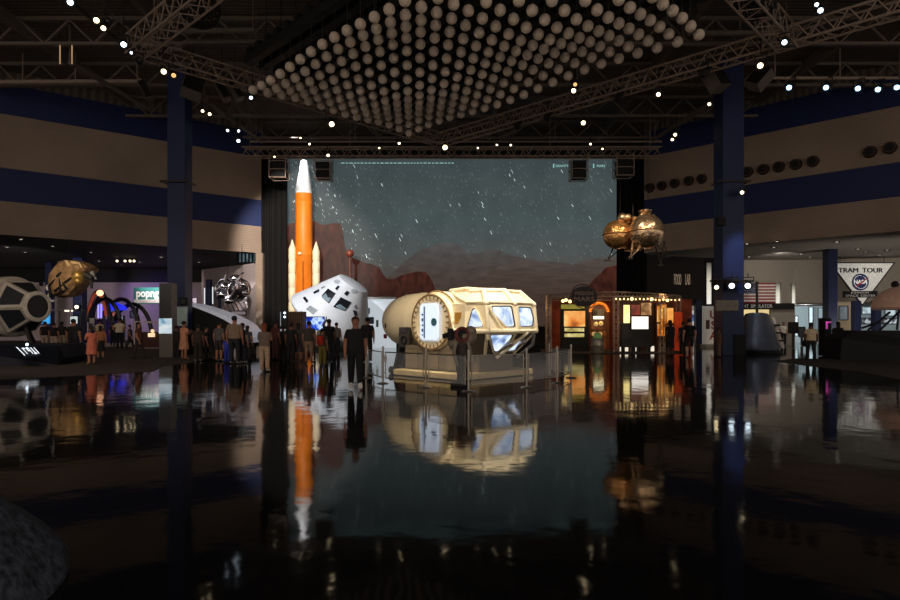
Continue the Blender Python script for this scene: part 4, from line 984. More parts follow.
# oval sign
D = 34.2
t = thing('oval_sign', 'large dark oval sign with two rows of pale letters above the exhibit', 'sign', P(584, 297, D))
m = MB(); cc = P(584, 296.5, D); a_, b_ = 13.3 * D / F, 10.2 * D / F
m.prism([cc + V(a_ * math.cos(2 * math.pi * i / 36), 0, b_ * math.sin(2 * math.pi * i / 36)) for i in range(36)], (0, .15, 0)).build('disc', mat('sign_dark', (34, 24, 22), .5), t)
MB().text('MISSION', .3, TM(cc + V(0, -.03, .17)), width=1.0).build('lettering', mat('sign_letter', (150, 120, 104), .6, emit=.06), t)
MB().text('MARS', .36, TM(cc + V(0, -.03, -.16)), width=1.15).build('lettering', mat('sign_letter', (150, 120, 104)), t)
MB().ring(cc + V(.0, 0, 0), (.2, -1, .3), a_ * .98, .03, 36).build('orbit_ring', mat('sign_ring', (110, 70, 56), .5), t)
# alcove
D = 37.
t = thing('arched_alcove', 'arched amber alcove with hanging lantern in the middle of the exhibit', 'alcove', (bx(599, D), D, .012))
x0, x1 = bx(590, D), bx(608, D); cx_ = (x0 + x1) / 2; r = (x1 - x0) / 2; zt = ZD(312, D)
arch = [V(cx_ + r * math.cos(math.pi * i / 16), D, zt + r * math.sin(math.pi * i / 16)) for i in range(17)]
m = MB(); m.prism([V(x1, D + .4, .012)] + [p + V(0, .4, 0) for p in arch] + [V(x0, D + .4, .012)], (0, .1, 0))
m.build('back_panel', picture('alcove_back', [(.3, (50, 22, 10)), (.5, (120, 56, 20)), (.75, (220, 130, 50))], .8, .5, 3), t)
m = MB()
for p, q_ in zip(arch[:-1], arch[1:]): m.cyl(p, q_, .09, .09, 6)
MB().cyl(V(x0, D, .012), arch[-1], .09).cyl(V(x1, D, .012), arch[0], .09).build('arch_jamb', mat('jamb_brown', (96, 50, 24), .7), t)
m.build('arch_trim', mat('arch_orange', (230, 130, 40), .6, emit=.5, emit_rgb=(235, 130, 40)), t)
MB().lathe([(.0, ZD(316, D)), (.33, ZD(316, D)), (.36, ZD(309.5, D)), (0, ZD(309.5, D))], Matrix.Translation((cx_, D + .1, 0)), 16).build('lantern_shade', mat('lantern_grey', (120, 116, 104), .6), t)
MB().b2((cx_ - .3, D + .0, ZD(319, D)), (cx_ + .3, D + .2, ZD(316.3, D))).build('lantern_glow', mat('lantern_glow', (255, 246, 210), .4, emit=2.0, emit_rgb=(255, 244, 205)), t)
for px, py in ((596, 324), (601, 323.5), (594, 334), (600, 334)): MB().sph(P(px, py, D + .1), .14, 0, 10, 8).build('specimen', mat('specimen_amber', (230, 190, 120), .5, emit=.5), t)
MB().b2((x0 + .1, D - .1, ZD(331, D)), (x1 - .1, D + .3, ZD(329.5, D))).b2((x0 + .1, D - .1, ZD(338, D)), (x1 - .1, D + .3, ZD(336.5, D))).build('shelf', mat('shelf_dark', (70, 52, 36), .6), t)
# barrel pedestal
D = 34.5
t = thing('barrel_pedestal', 'round silver drum pedestal in front of the arched alcove', 'pedestal', (bx(597.5, D), D, .012))
MB().lathe([(0, .012), (.34, .012), (.36, .06), (.36, .4), (.38, .43), (.36, .46), (.36, .78), (.38, .84), (0, .84)], Matrix.Translation((bx(597.5, D), D, 0)), 24).build('drum', mat('drum_silver', (150, 142, 126), .4, .6), t, smooth=True)
MB().lathe([(0, .84), (.24, .84), (.2, 1.1), (.08, 1.18), (0, 1.18)], Matrix.Translation((bx(597.5, D), D, 0)), 20).build('green_sample', mat('sample_green', (120, 160, 96), .5, emit=.15), t, smooth=True)
# console with white screen
D = 34.8
t = thing('exhibit_console', 'black exhibit console carrying a bright blank white screen', 'console', (bx(638, D), D, .012))
MB().b2((bx(622, D), D, .3), (bx(652, D), D + .8, ZD(323, D)), 0, .03).build('cabinet', mat('console_black', (26, 22, 22), .5), t)
for px in (624.5, 635, 640, 650): MB().b2((bx(px - 1, D), D + .1, .012), (bx(px + 1, D), D + .5, .32)).build('leg', BLACK, t)
MB().b2((bx(630.5, D), D - .14, ZD(329.5, D)), (bx(648, D), D - .04, ZD(316, D)), 0, .01).build('screen_bezel', BLACK, t)
MB().b2((bx(631, D), D - .17, ZD(329, D)), (bx(647.4, D), D - .141, ZD(316.6, D))).build('white_screen', mat('white_glow', (255, 248, 240), .4, emit=1.15, emit_rgb=(255, 246, 236), noise=.03), t)
D = 36.5
t = thing('picture_wall', 'tall display panel with glowing warm pictures behind the white screen', 'display panel', (bx(638, D), D, .012))
MB().b2((bx(619, D), D, .012), (bx(655, D), D + .15, ZD(301, D))).build('panel', mat('panel_maroon', (60, 30, 24), .7), t)
MB().b2((bx(623.5, D), D - .05, ZD(323, D)), (bx(629.5, D), D - .01, ZD(305, D))).build('glow_column', mat('column_glow', (255, 226, 160), .5, emit=1.2, emit_rgb=(255, 220, 150), noise=.3, nscale=1), t)
MB().b2((bx(631, D), D - .05, ZD(315, D)), (bx(640, D), D - .01, ZD(305, D))).build('picture', picture('red_picture', [(.3, (60, 14, 8)), (.6, (140, 40, 26)), (.8, (220, 150, 110))], 1.6, .8), t)
MB().b2((bx(641, D), D - .05, ZD(315, D)), (bx(651, D), D - .01, ZD(303, D))).build('picture', picture('warm_picture', [(.3, (70, 40, 20)), (.5, (170, 120, 70)), (.7, (255, 220, 160))], 1.8, .9), t)
for i, px in enumerate((620, 625, 632, 635, 651)):
    MB().b2((bx(px, D - .3), D - .3, .012), (bx(px + 3.2, D - .3), D - .25, ZD(346, D))).build('floor_light', mat('floor_lamp', (250, 236, 214), .4, emit=.9), t)
# right display bay
D = 36.2
t = thing('display_bay', 'bright amber display bay beside the orange banner', 'display', (bx(665, D), D, .012))
MB().b2((bx(656, D), D, .012), (bx(673.5, D), D + .3, ZD(303, D))).build('cabinet', mat('bay_brown', (70, 36, 20), .7), t)
for x0, y0, x1, y1 in ((657, 306, 660, 322), (660.5, 304, 666, 325), (667, 308, 673, 323), (657.5, 324, 665, 336), (666.5, 326, 672.5, 338)):
    MB().b2((bx(x0, D), D - .06, ZD(y1, D)), (bx(x1, D), D - .01, ZD(y0, D))).build('lit_picture', AMB, t)
D = 35.
t = thing('banner', 'upright orange red banner at the right end of the exhibit', 'banner', (bx(678.5, D), D, .012))
MB().b2((bx(674.5, D), D, .1), (bx(682.5, D), D + .04, ZD(312, D))).build('cloth', mat('banner_orange', (210, 70, 28), .7, emit=.12, noise=.3, nscale=2), t)
MB().b2((bx(675.5, D), D - .15, .012), (bx(681.5, D), D + .2, .07)).cyl((bx(678.5, D), D + .05, .05), (bx(678.5, D), D + .05, ZD(311.5, D)), .03).build('stand', BLACK, t)
# string lights
t = thing('string_lights', 'string of small warm bulbs along the top of the exhibit frame', 'lights', P(645, 298, 34.3))
BUL = mat('bulb_warm', (255, 210, 150), .3, emit=3, emit_rgb=(255, 206, 140))
pp = []
for i in range(17):
    px = 616 + 63 * i / 16; D_ = 34.5 + (.0 if px < 662 else (px - 662) / 16 * 2.6); pp.append(P(px, 298 + .4 * (i % 2) + (.9 if px > 655 else 0), D_))
MB().tube(pp, .012, 5).build('wire', BLACK, t)
for i, p in enumerate(pp): MB().sph(p - V(0, .03, .05), .05 if i not in (4, 9, 13) else .1, 0, 8, 6).build('bulb', BUL, t)
# FOOD LAB letters
t = thing('wall_sign', 'pale block letter sign FOOD LAB on the dark wall under the lander', 'sign', P(681, 280, 44.8))
a = Vector((14.6, 44.6, 0)); b = Vector((XD(705, 47), 47, 0)); ang = math.atan2((b - a).y, (b - a).x)
p1 = P(677, 280, 45.7); 
LET = mat('sign_letters_pale', (190, 170, 150), .6, emit=.16, emit_rgb=(220, 190, 160))
for s_, px, wd in (('FOOD', 677, .72), ('LAB', 687, .5)):
    kx = (px - CX) / F; n_ = (kx * a.y - a.x) / ((b - a).x - kx * (b - a).y); pt = a + (b - a) * n_; pt.z = ZD(280, pt.y)
    MB().text(s_, 1.15, TM(pt + V(.03, -.06, 0), ang), width=wd, bold=.01).build('lettering', LET, t)

# USA panel
D = 43.2
t = thing('lettered_panel', 'white upright panel with red letters USA left of the right blue column', 'panel', (XD(711, D), D, 0))
MB().b2((XD(703.5, D), D, 0.05), (XD(718, D), D + .15, ZD(308, D))).build('panel', mat('panel_cream', (214, 206, 194), .6, emit=.12), t)
for i, ch in enumerate('USA'): MB().text(ch, .78, TM(P(713.5, 315 + i * 10.5, D - .03)), bold=.02).build('letter', mat('letter_red', (150, 40, 40), .6, emit=.05), t)
MB().b2(P(706, 329, D - .05), P(709.5, 320, D - .02)).build('dark_emblem', mat('emblem_brown', (90, 60, 50), .6), t)
MB().b2((XD(697, D), D - .6, 0), (XD(720, D), D + .2, .22)).build('plinth', mat('plinth_grey', (150, 142, 126), .6), t)
D = 45.5
t = thing('poster_stand', 'white poster with a round blue picture at the food court entrance', 'poster', (XD(690, D), D, 0))
MB().b2((XD(685.5, D), D, 0.05), (XD(694, D), D + .08, ZD(310.5, D))).build('board', mat('poster_white', (225, 222, 218), .6, emit=.45), t)
MB().cyl(P(691, 318, D - .03), P(691, 318, D - .03) + V(0, .03, 0), .32).build('round_picture', picture('poster_blue', [(.3, (20, 50, 120)), (.55, (90, 130, 190)), (.75, (220, 230, 240))], 2, .5), t)

# ------------------------------------------------------------------ small metal capsule by the right column
D = 34.; x = XD(757.5, D)
t = thing('metal_capsule', 'dark ribbed metal cone capsule beside the right blue column', 'capsule', (x, D, .012))
CM_ = striped('capsule_ribbed', (120, 124, 138), 'Z', 5, .35, .5, .6)
CM_.node_tree.nodes['Principled BSDF'].inputs['Metallic'].default_value = .75
MB().lathe([(0, .12), (1.1, .12), (1.2, .22), (1.18, .3), (.62, 2.18), (.55, 2.25), (.3, 2.3), (0, 2.3)], Matrix.Translation((x - .05, D, 0)), 36).build('shell', CM_, t, smooth=True, angle=30)
MB().lathe([(0, .012), (1.22, .012), (1.24, .1), (1.2, .14), (0, .14)], Matrix.Translation((x, D, 0)), 32).build('base_ring', BLACK, t)
m = MB(); a0 = V(x + .58, D - .5, 2.1); a1 = V(x + 1.12, D - .7, .35)
m.prism([V(x + .62, D - .35, 2.05), V(x + .78, D - .35, 2.0), V(x + 1.3, D - .45, .3), V(x + .98, D - .8, .3)], (0.02, .12, 0)); m.build('side_panel', mat('panel_pink', (206, 190, 180), .5), t)
m = MB()
for f in (.25, .5, .75): p = V(x + .72, D - .45, 2.02).lerp(V(x + 1.15, D - .68, .3), f); m.box(p, (.3, .12, .1))
m.build('step', BLACK, t)
# flight simulator shop front, flag
t = thing('sign_band', 'black fascia board with pale simulator lettering below the flag', 'sign', P(766, 309, 48.6))
MB().b2(P(738, 309.5, 48.6), P(793, 303.3, 48.8)).build('board', BLACK, t)
MB().text('FLIGHT', .42, TM(P(741.5, 306.2, 48.57)), width=14 * 48.57 / F).build('lettering', mat('letter_faint', (170, 166, 160), .6, emit=.22), t)
MB().text('SIMULATOR', .42, TM(P(761.5, 306.2, 48.57)), width=21.5 * 48.57 / F).build('lettering', mat('letter_faint', (170, 166, 160)), t)
D = 48.4
t = thing('wall_flag', 'large striped flag hung on the wall right of the right column', 'flag', P(760, 303, D))
m = MB(); n = 13
FR, FW, FB = mat('flag_red', (132, 34, 40), .7, emit=.06), mat('flag_white', (200, 192, 184), .7, emit=.1), mat('flag_blue', (26, 34, 74), .7)
x0, x1, z0, z1 = XD(741, D), XD(775.5, D), ZD(303, D), ZD(283, D)
for i in range(n):
    a = z1 - (z1 - z0) * i / n; b = z1 - (z1 - z0) * (i + 1) / n; xs = x0 + (x1 - x0) * (.42 if i < 7 else 0)
    m.b2((xs, D, b), (x1, D + .05, a), 0 if i % 2 == 0 else 1)
m.build('stripes', [FR, FW], t)
zc = z1 - (z1 - z0) * 7 / 13
m = MB().b2((x0, D - .005, zc), (x0 + (x1 - x0) * .42, D + .05, z1), 0)
for r_ in range(9):
    for c_ in range(6 if r_ % 2 == 0 else 5):
        p = V(x0 + (x1 - x0) * .42 * (c_ + (.5 if r_ % 2 == 0 else 1)) / 6, D - .02, zc + (z1 - zc) * (r_ + .5) / 9)
        m.poly([p + V(.045 * math.sin(2 * math.pi * i / 10) * (1 if i % 2 == 0 else .42), 0, .045 * math.cos(2 * math.pi * i / 10) * (1 if i % 2 == 0 else .42)) for i in range(10)], 1)
m.build('star_field', [FB, FW], t)
D = 46.8
t = thing('metal_post', 'dark upright post in front of the flag', 'post', (XD(757, D), D, 0))
MB().cyl((XD(757, D), D, 0), P(757, 283, D), .1).sph(P(757, 283, D), .14).build('post', DARK, t)

# triangular sign
D = 46.2
ang = math.atan2(44 - 49, 48 - XD(793, 49))
t = thing('triangle_sign', 'white downward triangle sign reading TRAM TOUR with round blue emblem', 'sign', P(862, 283, D))
def tri(k, off):
    pts = [(831, 263), (894, 263), (862.5, 304.5)]; c = (862.5, 277)
    return [P(c[0] + (x - c[0]) * k, c[1] + (y - c[1]) * k, D - off) for x, y in pts]
MB().prism(tri(1.05, 0), (0, .12, 0)).build('dark_border', BLACK, t)
MB().prism(tri(.98, .03), (0, .04, 0)).build('face', mat('sign_face', (206, 204, 196), .6, emit=.32, emit_rgb=(206, 204, 196)), t)
MB().text('TRAM', .52, TM(P(848.3, 270.5, D - .05)), width=19.5 * D / F).text('TRAM', .5, TM(P(848.8, 270.5, D - .05)), width=19.5 * D / F).build('lettering', LETTERD, t)
MB().text('TOUR', .52, TM(P(872.3, 270.5, D - .05)), width=20.5 * D / F).text('TOUR', .5, TM(P(872.8, 270.5, D - .05)), width=20.5 * D / F).build('lettering', LETTERD, t)
e = MB().cyl(P(860.5, 282, D - .07), P(860.5, 282, D - .07) + V(0, .04, 0), 8.4 * D / F, 8.4 * D / F, 32).build('emblem_disc', mat('emblem_blue', (24, 36, 96), .5), t)
for o, mt in ((MB().text('NASA', .42, TM(P(860.5, 282, D - .09)), width=13.5 * D / F, bold=.01), LETTERW), (MB().poly([P(854, 288, D - .1), P(858, 284, D - .1), P(870, 276, D - .1), P(862, 283.5, D - .1)]), mat('swoosh_red', (170, 40, 44), .5, emit=.05)), (MB().ring(P(860.5, 282, D - .12), (.05, -1, .12), 6.6 * D / F, .018, 32, 0, 5), LETTERW)):
    o.build('emblem_lettering' if mt is LETTERW else 'emblem_swoosh', mt, t)
MB().b2(P(843, 297.5, D - .12), P(877, 291, D - .06)).build('name_board', BLACK, t)
MB().text('JOHNSON', .2, TM(P(860, 292.7, D - .15)), width=18 * D / F).build('lettering', mat('board_letter', (170, 166, 160), .6, emit=.2), t)
MB().text('SPACE', .24, TM(P(852, 295.8, D - .15)), width=12.5 * D / F).build('lettering', mat('board_letter', (170, 166, 160)), t)
MB().text('CENTER', .24, TM(P(868, 295.8, D - .15)), width=14.5 * D / F).build('lettering', mat('board_letter', (170, 166, 160)), t)
m = MB()
for px in (840, 884): m.cyl(P(px, 263, D), (XD(px, D), D, 6.88), .02)
m.build('hanger', BLACK, t)

# lower right hall contents
def panel_thing(name, label, cat, x0, y0, x1, y1, D, mt, frame=True, foot=None):
    t = thing(name, label, cat, (XD((x0 + x1) / 2, D), D, ZD(y1, D)))
    MB().b2(P(x0, y1, D), P(x1, y0, D + .05)).build('panel', mt, t)
    if frame:
        m = MB()
        for (a, b) in (((x0, y0), (x1, y0)), ((x0, y1), (x1, y1)), ((x0, y0), (x0, y1)), ((x1, y0), (x1, y1))): m.cyl(P(a[0], a[1], D), P(b[0], b[1], D), .04, .04, 6)
        m.build('frame', DARK, t)
    if foot is not None: MB().b2((XD((x0 + x1) / 2 - .5, D), D + .06, foot), P((x0 + x1) / 2 + .5, y1 - .5, D + .14)).build('stand', DARK, t)
    return t
CY = mat('pale_cyan_glow', (196, 216, 220), .6, emit=.6, emit_rgb=(190, 214, 222), noise=.1)
panel_thing('doorway_glow', 'bright far doorway left of the man in cream', 'doorway', 795, 316, 798, 336, 54, CY)
panel_thing('glass_door', 'bright tall glass door between pillars right of the man in cream', 'door', 809, 307, 813, 334, 54, CY)
panel_thing('glass_door', 'pale wide glass door left of the slim blue column', 'door', 818, 308, 826, 342, 54, mat('pale_cyan_dim', (150, 166, 172), .6, emit=.3, noise=.1))
panel_thing('wall_poster', 'grey picture panel right of the slim blue column', 'poster', 839, 306, 848, 320, 46.5, picture('grey_poster', [(.3, (70, 84, 90)), (.6, (150, 166, 172)), (.8, (200, 210, 214))], 1, .4))
panel_thing('shop_window', 'bright shop window strip under the triangular sign', 'window', 862, 307, 876, 314, 50, picture('shop_strip', [(.35, (90, 110, 116)), (.5, (190, 210, 216)), (.7, (235, 245, 248))], 1.1, .9))
panel_thing('shop_shelf', 'row of bright goods behind dark bars on the far right', 'shelf', 862, 318, 898, 324, 50, picture('goods', [(.42, (10, 10, 12)), (.5, (60, 66, 76)), (.58, (190, 200, 210))], 2.4, .8))
panel_thing('shop_window', 'small lit window at the far right edge behind the dome', 'window', 885, 308, 896, 316, 50, picture('shop_strip', [(0, (0, 0, 0))]))
panel_thing('notice_board', 'dark notice board on a pale stand near the man in light shirt', 'board', 788.5, 322.5, 798, 333, 41, mat('board_dark', (34, 30, 32), .7), True, .02)
panel_thing('notice_board', 'dark board beyond the man in cream, left side', 'board', 799, 327, 805, 337, 46, mat('board_dark2', (48, 46, 48), .7), True, .02)
D = 30.5
t = thing('kiosk', 'dark kiosk with purple and pink glowing edge at the slim blue column', 'kiosk', (XD(829, D), D, .012))
MB().b2((XD(824.5, D), D, .012), (XD(831.5, D), D + .5, ZD(318, D)), 0, .02).build('body', BLACK, t)
MB().b2(P(826, 329, D - .03), P(827.6, 321.5, D - .01)).b2(P(826, 323, D - .03), P(831, 321.5, D - .01)).build('pink_edge', mat('pink_glow', (230, 90, 200), .4, emit=.35, emit_rgb=(220, 90, 200)), t)
MB().poly([P(827, 356.2, D - .03), P(832.5, 356.2, D - .03), P(830.5, 347.5, D - .03)]).build('violet_glow', mat('violet_glow', (150, 110, 255), .4, emit=1.3, emit_rgb=(150, 120, 255)), t)
# black platform with peach dome
D = 26.
t = thing('display_platform', 'large black display platform at the right edge', 'platform', (XD(880, D), D, 0))
p0, p1, p2 = XD(836, 27), XD(853, 27.5), 24.
m = MB(); zt = 1.35
m.prism([V(XD(836, 27.5), 27.2, .012), V(XD(838, 27.5), 27.2, zt - .35), V(XD(852, 27.5), 27.2, zt), V(24, 24.6, zt), V(24, 24.6, .012)], (.3, 1.7, 0)); m.build('body', BLACK, t)
D = 27.5; x = XD(905, D)
t = thing('spacecraft_nose', 'pale peach rounded spacecraft nose above the black platform', 'spacecraft', (x, D, 1.4))
rr = MB(); cz = ZD(307.5, D)
prf = [(1.3 * math.cos(R(a)), 1.0 * math.sin(R(a))) for a in range(0, 91, 10)]
rr.lathe([(0, -.1), (1.2, -.1), (1.3, 0)] + prf, Matrix.Translation((x, D, cz)), 32).build('dome', mat('dome_peach', (206, 164, 140), .5, emit=.05), t, smooth=True)
m = MB()
for a, b in (((868, 330), (890, 312)), ((880, 330), (900, 311)), ((862, 328), (880, 322)), ((897, 330), (899, 310))): m.cyl(P(a[0], a[1], D), P(b[0], b[1], D), .05, .05, 6)
m.build('cradle_struts', mat('strut_blue', (20, 28, 48), .5), t)
MB().sph(P(895, 284.5, 27.6), .16).cyl(P(895, 287, 27.6), P(895, 284, 27.6), .1).build('top_fitting', BLACK, t)
# ------------------------------------------------------------------ left hall exhibits
# docking module with trapezoid windows
D = 23.5; s = D / F; a = V(.96, -.28, .0); u = V(.714, .70, 0)
topc = P(37.5, 306, D); bc = topc - a * .85; bc.z = topc.z - .02
t = thing('docking_module', 'grey faceted window module with a round end window on a dark stand', 'module', (bc.x, bc.y, .012))
MG = mat('module_grey', (150, 142, 132), .6); MD = mat('module_dark', (30, 32, 36), .3)
q = Vector((0, 0, 1)).rotation_difference(a).to_matrix().to_4x4(); AM = Matrix.Translation(bc) @ q
def hx(r, h, ph=0): return [AM @ V(r * math.cos(2 * math.pi * i / 6 + ph), r * math.sin(2 * math.pi * i / 6 + ph), h) for i in range(6)]
m = MB(); h0, h1 = hx(1.14, 0, .3), hx(.58, .8, .3); m.loft([hx(1.1, -.25, .3), h0, h1]); m.lathe([(1.16, -1.3), (1.2, -1.2), (1.2, -.3), (1.12, -.2), (0, -.2)], AM, 32).build('body', MG, t, smooth=True, angle=20)
for i in range(6):
    j = (i + 1) % 6; qd = (h0[i], h0[j], h1[j], h1[i]); c = sum(qd, V(0, 0, 0)) / 4; n = (qd[1] - qd[0]).cross(qd[3] - qd[0]).normalized()
    if n.dot(c - (bc + a * .2)) < 0: n = -n
    MB().prism([c + (p - c) * .74 + n * .01 for p in qd], n * .02).build('window', MD, t)
MB().lathe([(.58, .78), (.6, .86), (.5, .9), (.46, .9), (.45, .84), (0, .84)], AM, 28).build('end_ring', mat('module_pale', (176, 168, 156), .5), t, smooth=True)
MB().lathe([(0, .87), (.44, .87)], AM, 24).build('end_window', MD, t)
m = MB()
for dx, dy in ((-.7, -.3), (.5, -.3), (.0, .6)): m.cyl(bc + V(dx * .6, dy * .6, -.8), (bc.x + dx * 1.3, bc.y + dy * 1.3, .86), .06, .06, 8)
m.build('support_legs', DARK, t)
D = 23.
t = thing('sign_platform', 'low dark navy platform with a slanted lit sign at the left edge', 'platform', (XD(30, D), D, .012))
NAVY = mat('platform_navy', (16, 18, 30), .6)
m = MB(); x0, x1 = XD(-60, D), XD(66, D + 1)
m.prism([V(x0, 21.9, .012), V(x1 - .2, 23.8, .012), V(x1, 23.9, .28), V(XD(52, D), 23.4, .82), V(x0, 22.6, .82)], (-.8, 3.0, 0)).build('body', NAVY, t)
cn = [P(15.5, 347, 22.9), P(34.5, 347, 23.1), P(41.5, 355, 22.5), P(25, 356.5, 22.35)]
MB().prism(cn, (0, .05, -.08)).build('sign_panel', mat('sign_navy', (24, 28, 44), .5), t)
SG = mat('lit_sign_white', (235, 240, 245), .4, emit=1.2, emit_rgb=(225, 234, 245))
def sp(uu, vv): return cn[0] * (1 - uu) * (1 - vv) + cn[1] * uu * (1 - vv) + cn[2] * uu * vv + cn[3] * (1 - uu) * vv + V(0, -.02, .02)
for (u0, u1, v0, v1) in ((.02, .08, .05, .95), (.92, .97, .1, .85)):
    MB().poly([sp(u0, v0), sp(u1, v0), sp(u1, v1), sp(u0, v1)]).build('sign_bar', SG, t)
for ch, u0, u1, pieces in (('r', .26, .4, [(0, .35, .15, .8), (.35, 1, .15, .3)]), ('9', .46, .62, [(0, 1, .12, .26), (0, .3, .12, .5), (.7, 1, .12, .85), (0, 1, .42, .54)]), ('i', .68, .84, [(.3, .7, .12, .85), (0, 1, .75, .88)])):
    m = MB()
    for a0, a1, b0, b1 in pieces: m.poly([sp(u0 + (u1 - u0) * a0, b0), sp(u0 + (u1 - u0) * a1, b0), sp(u0 + (u1 - u0) * a1, b1), sp(u0 + (u1 - u0) * a0, b1)])
    m.build('sign_letter', SG, t)
MB().sph(P(27, 344.5, 23), .05, 0, 8, 6).build('lamp', LENSC, t)

# hanging gold spacecraft at left
D = 42.; s = D / F; c = P(76, 280, D)
t = thing('hanging_spacecraft', 'bronze blanketed spacecraft with dark struts hanging over the left hall', 'spacecraft', c)
BRZ = mat('bronze_blanket', (168, 130, 90), .75, .0, noise=.45, nscale=3, bump=.6); BRL = mat('pale_panel_gold', (230, 196, 140), .5)
def lp(px, py, y=0): return P(px, py, D) + V(0, y, 0)
sil = [(54.5, 292), (54, 284), (55, 275), (60, 268), (66, 262), (72, 260.5), (82, 261), (90, 263.5), (95, 268), (92, 272), (88, 274), (86, 282), (81, 290), (74, 297), (62, 298)]
n = len(sil); cc_ = (72, 273)
rings = []
for y, k_ in ((-1.0, .72), (-.75, .94), (0, 1.0), (.8, .9), (1.1, .6)):
    rings.append([lp(cc_[0] + (x - cc_[0]) * k_, cc_[1] + (yy - cc_[1]) * k_, y) for x, yy in sil])
MB().loft(rings).build('blanket_hull', BRZ, t)
for q4 in ([(74, 262), (77, 262), (80, 267), (77.5, 268)], [(80, 262.5), (87, 263.5), (88, 266), (81, 265)], [(87, 263), (89, 264), (92, 269), (90, 269)]):
    MB().prism([lp(x, y, -1.06) for x, y in q4], (0, .12, 0)).build('pale_panel', BRL, t)
m = MB()
for a_, b_ in (((58, 288), (66, 278)), ((66, 278), (72, 272)), ((70, 292), (68, 276)), ((60, 298), (58, 288)), ((64, 292), (74, 284)), ((74, 284), (84, 276)), ((76, 290), (70, 281)), ((62, 297), (74, 291))): m.cyl(lp(*a_, -1.02), lp(*b_, -.9), .09, .09, 6)
m.build('dark_strut', BLACK, t)
m = MB(); m.sph(lp(84, 277, -.7), (.45, .4, .5), 0, 14, 10).sph(lp(85.5, 282, -.8), .32, 0, 12, 8).sph(lp(70, 288, -.3), (.7, .5, .6), 0, 14, 10); m.build('gold_sensor', mat('sensor_gold', (196, 156, 84), .35, .6, noise=.3), t, smooth=True)
m = MB(); m.cyl(lp(87, 274, -.5), lp(97, 279, -.5), .28, .2).cyl(lp(95, 279, -.5), lp(96, 289, -.5), .14, .08).cyl(lp(92, 277, -.5), lp(101, 277, -.6), .08); m.build('dark_arm', DARKGREY, t)
m = MB(); m.tube([lp(97, 274, -.5), lp(99.5, 276, -.6), lp(101, 280, -.6)], .06).sph(lp(96.5, 273.5, -.5), .14, 0, 10, 8); m.build('pale_hook', mat('hook_pale', (170, 176, 170), .5), t)
m = MB(); pts = [lp(54 + 2, 291 + 1, -.5)]
for i in range(11):
    a_ = math.pi * (.5 + 1.15 * i / 10); pts.append(lp(57 + 3.6 * math.cos(a_), 296.5 - 4.8 * math.sin(a_), -.5))
m.tube(pts, .07, 8).sph(lp(51.5, 288, -.4), (.12, .12, .2), 0, 10, 8).cyl(lp(51.5, 288, -.4), lp(56, 285, -.3), .05).cyl(lp(54, 291, -.5), lp(58, 290, -.4), .05); m.build('white_hose', mat('hose_white', (220, 212, 196), .5, emit=.12), t, smooth=True)
m = MB()
for px in (66, 86): m.cyl(lp(px, 264), V(XD(px, D), D, 7.4), .02, .02, 5)
m.build('hanging_cable', BLACK, t)

# curved-rib exhibit with neon
D = 46.
t = thing('ribbed_arch_exhibit', 'dark curved rib structure glowing blue and orange in the left hall', 'exhibit', (XD(112, D), D, .012))
def arc_pts(x0, x1, ytop, yb0, yb1, y=0, n=12):
    pts = []
    for i in range(n + 1):
        f = i / n; px = x0 + (x1 - x0) * f; base = yb0 + (yb1 - yb0) * f; pts.append(P(px, base - (base - ytop) * math.sin(math.pi * f) ** .6, D) + V(0, y, 0))
    return pts
RB = mat('rib_black', (22, 18, 26), .4)
for x0, x1, yt, y0, y1, y in ((88, 110, 291, 320, 318, 0), (92, 125, 299, 322, 326, -.5), (100, 138, 299, 318, 330, .3), (110, 148, 304, 320, 332, .6), (86, 104, 296, 322, 322, .8)):
    MB().tube(arc_pts(x0, x1, yt, y0, y1, y), .16, 8).build('rib', RB, t, smooth=True)
MB().tube(arc_pts(90, 108, 293.5, 320, 316, -.25), .1, 8).build('orange_lit_rib', mat('rib_orange_light', (190, 80, 50), .5, emit=.25, emit_rgb=(200, 84, 50)), t, smooth=True)  # orange light on this rib put into its colour and emission
MB().prism([P(102, 308, D), P(106, 303, D), P(116, 302.5, D), P(125, 306, D), P(127, 310, D), P(104, 311, D)], (0, .1, 0)).build('blue_glow_panel', mat('neon_blue', (40, 50, 230), .4, emit=1.1, emit_rgb=(36, 46, 220), noise=.4, nscale=1.5), t)
for px in (98.3, 101.2): MB().b2(P(px - .9, 318, D - .3), P(px + .9, 304, D - .2)).build('violet_bar', mat('neon_violet', (150, 140, 255), .4, emit=1.6, emit_rgb=(140, 130, 255)), t)
MB().sph(P(100, 293, D - .3), .24, 0, 12, 8).build('peach_lamp', mat('lamp_peach', (255, 190, 150), .3, emit=2.2, emit_rgb=(255, 180, 140)), t)
m = MB()
for px in (90, 104, 112, 124, 136): m.cyl((XD(px, D), D, .012), P(px, 316, D), .1, .1, 6)
m.build('leg', RB, t)
MB().b2((XD(88, D), D + .8, .012), (XD(110, D), D + 1.4, ZD(319, D))).build('base_block', mat('violet_dark', (36, 26, 60), .6, emit=.05, emit_rgb=(60, 30, 160)), t)
# bright worklight
spotlight((XD(78, 50), 50, ZD(307, 50)), (-16, 0, 2), 'bright round lamp glowing below the gold spacecraft', LENSW, 1.6, .1)
D = 50.
t = thing('rail_shelf', 'horizontal rail with small lamps behind the hanging gold spacecraft', 'shelf', (XD(62, D), D, ZD(312, D)))
MB().b2((XD(47, D), D, ZD(311, D)), (XD(90, D), D + .3, ZD(309.5, D))).build('rail', DARKGREY, t)
for px, w_ in ((49, .6), (67, 2.4), (72, 1.0)): MB().b2(P(px - w_, 311.6, D - .05), P(px + w_, 310, D - .02)).build('lamp', mat('strip_white', (240, 225, 200), .4, emit=1.3), t)
m = MB()
for px in (47.5, 58, 80, 89): m.cyl((XD(px, D), D + .15, .012), (XD(px, D), D + .15, ZD(311, D)), .06)
m.build('post', DARK, t)
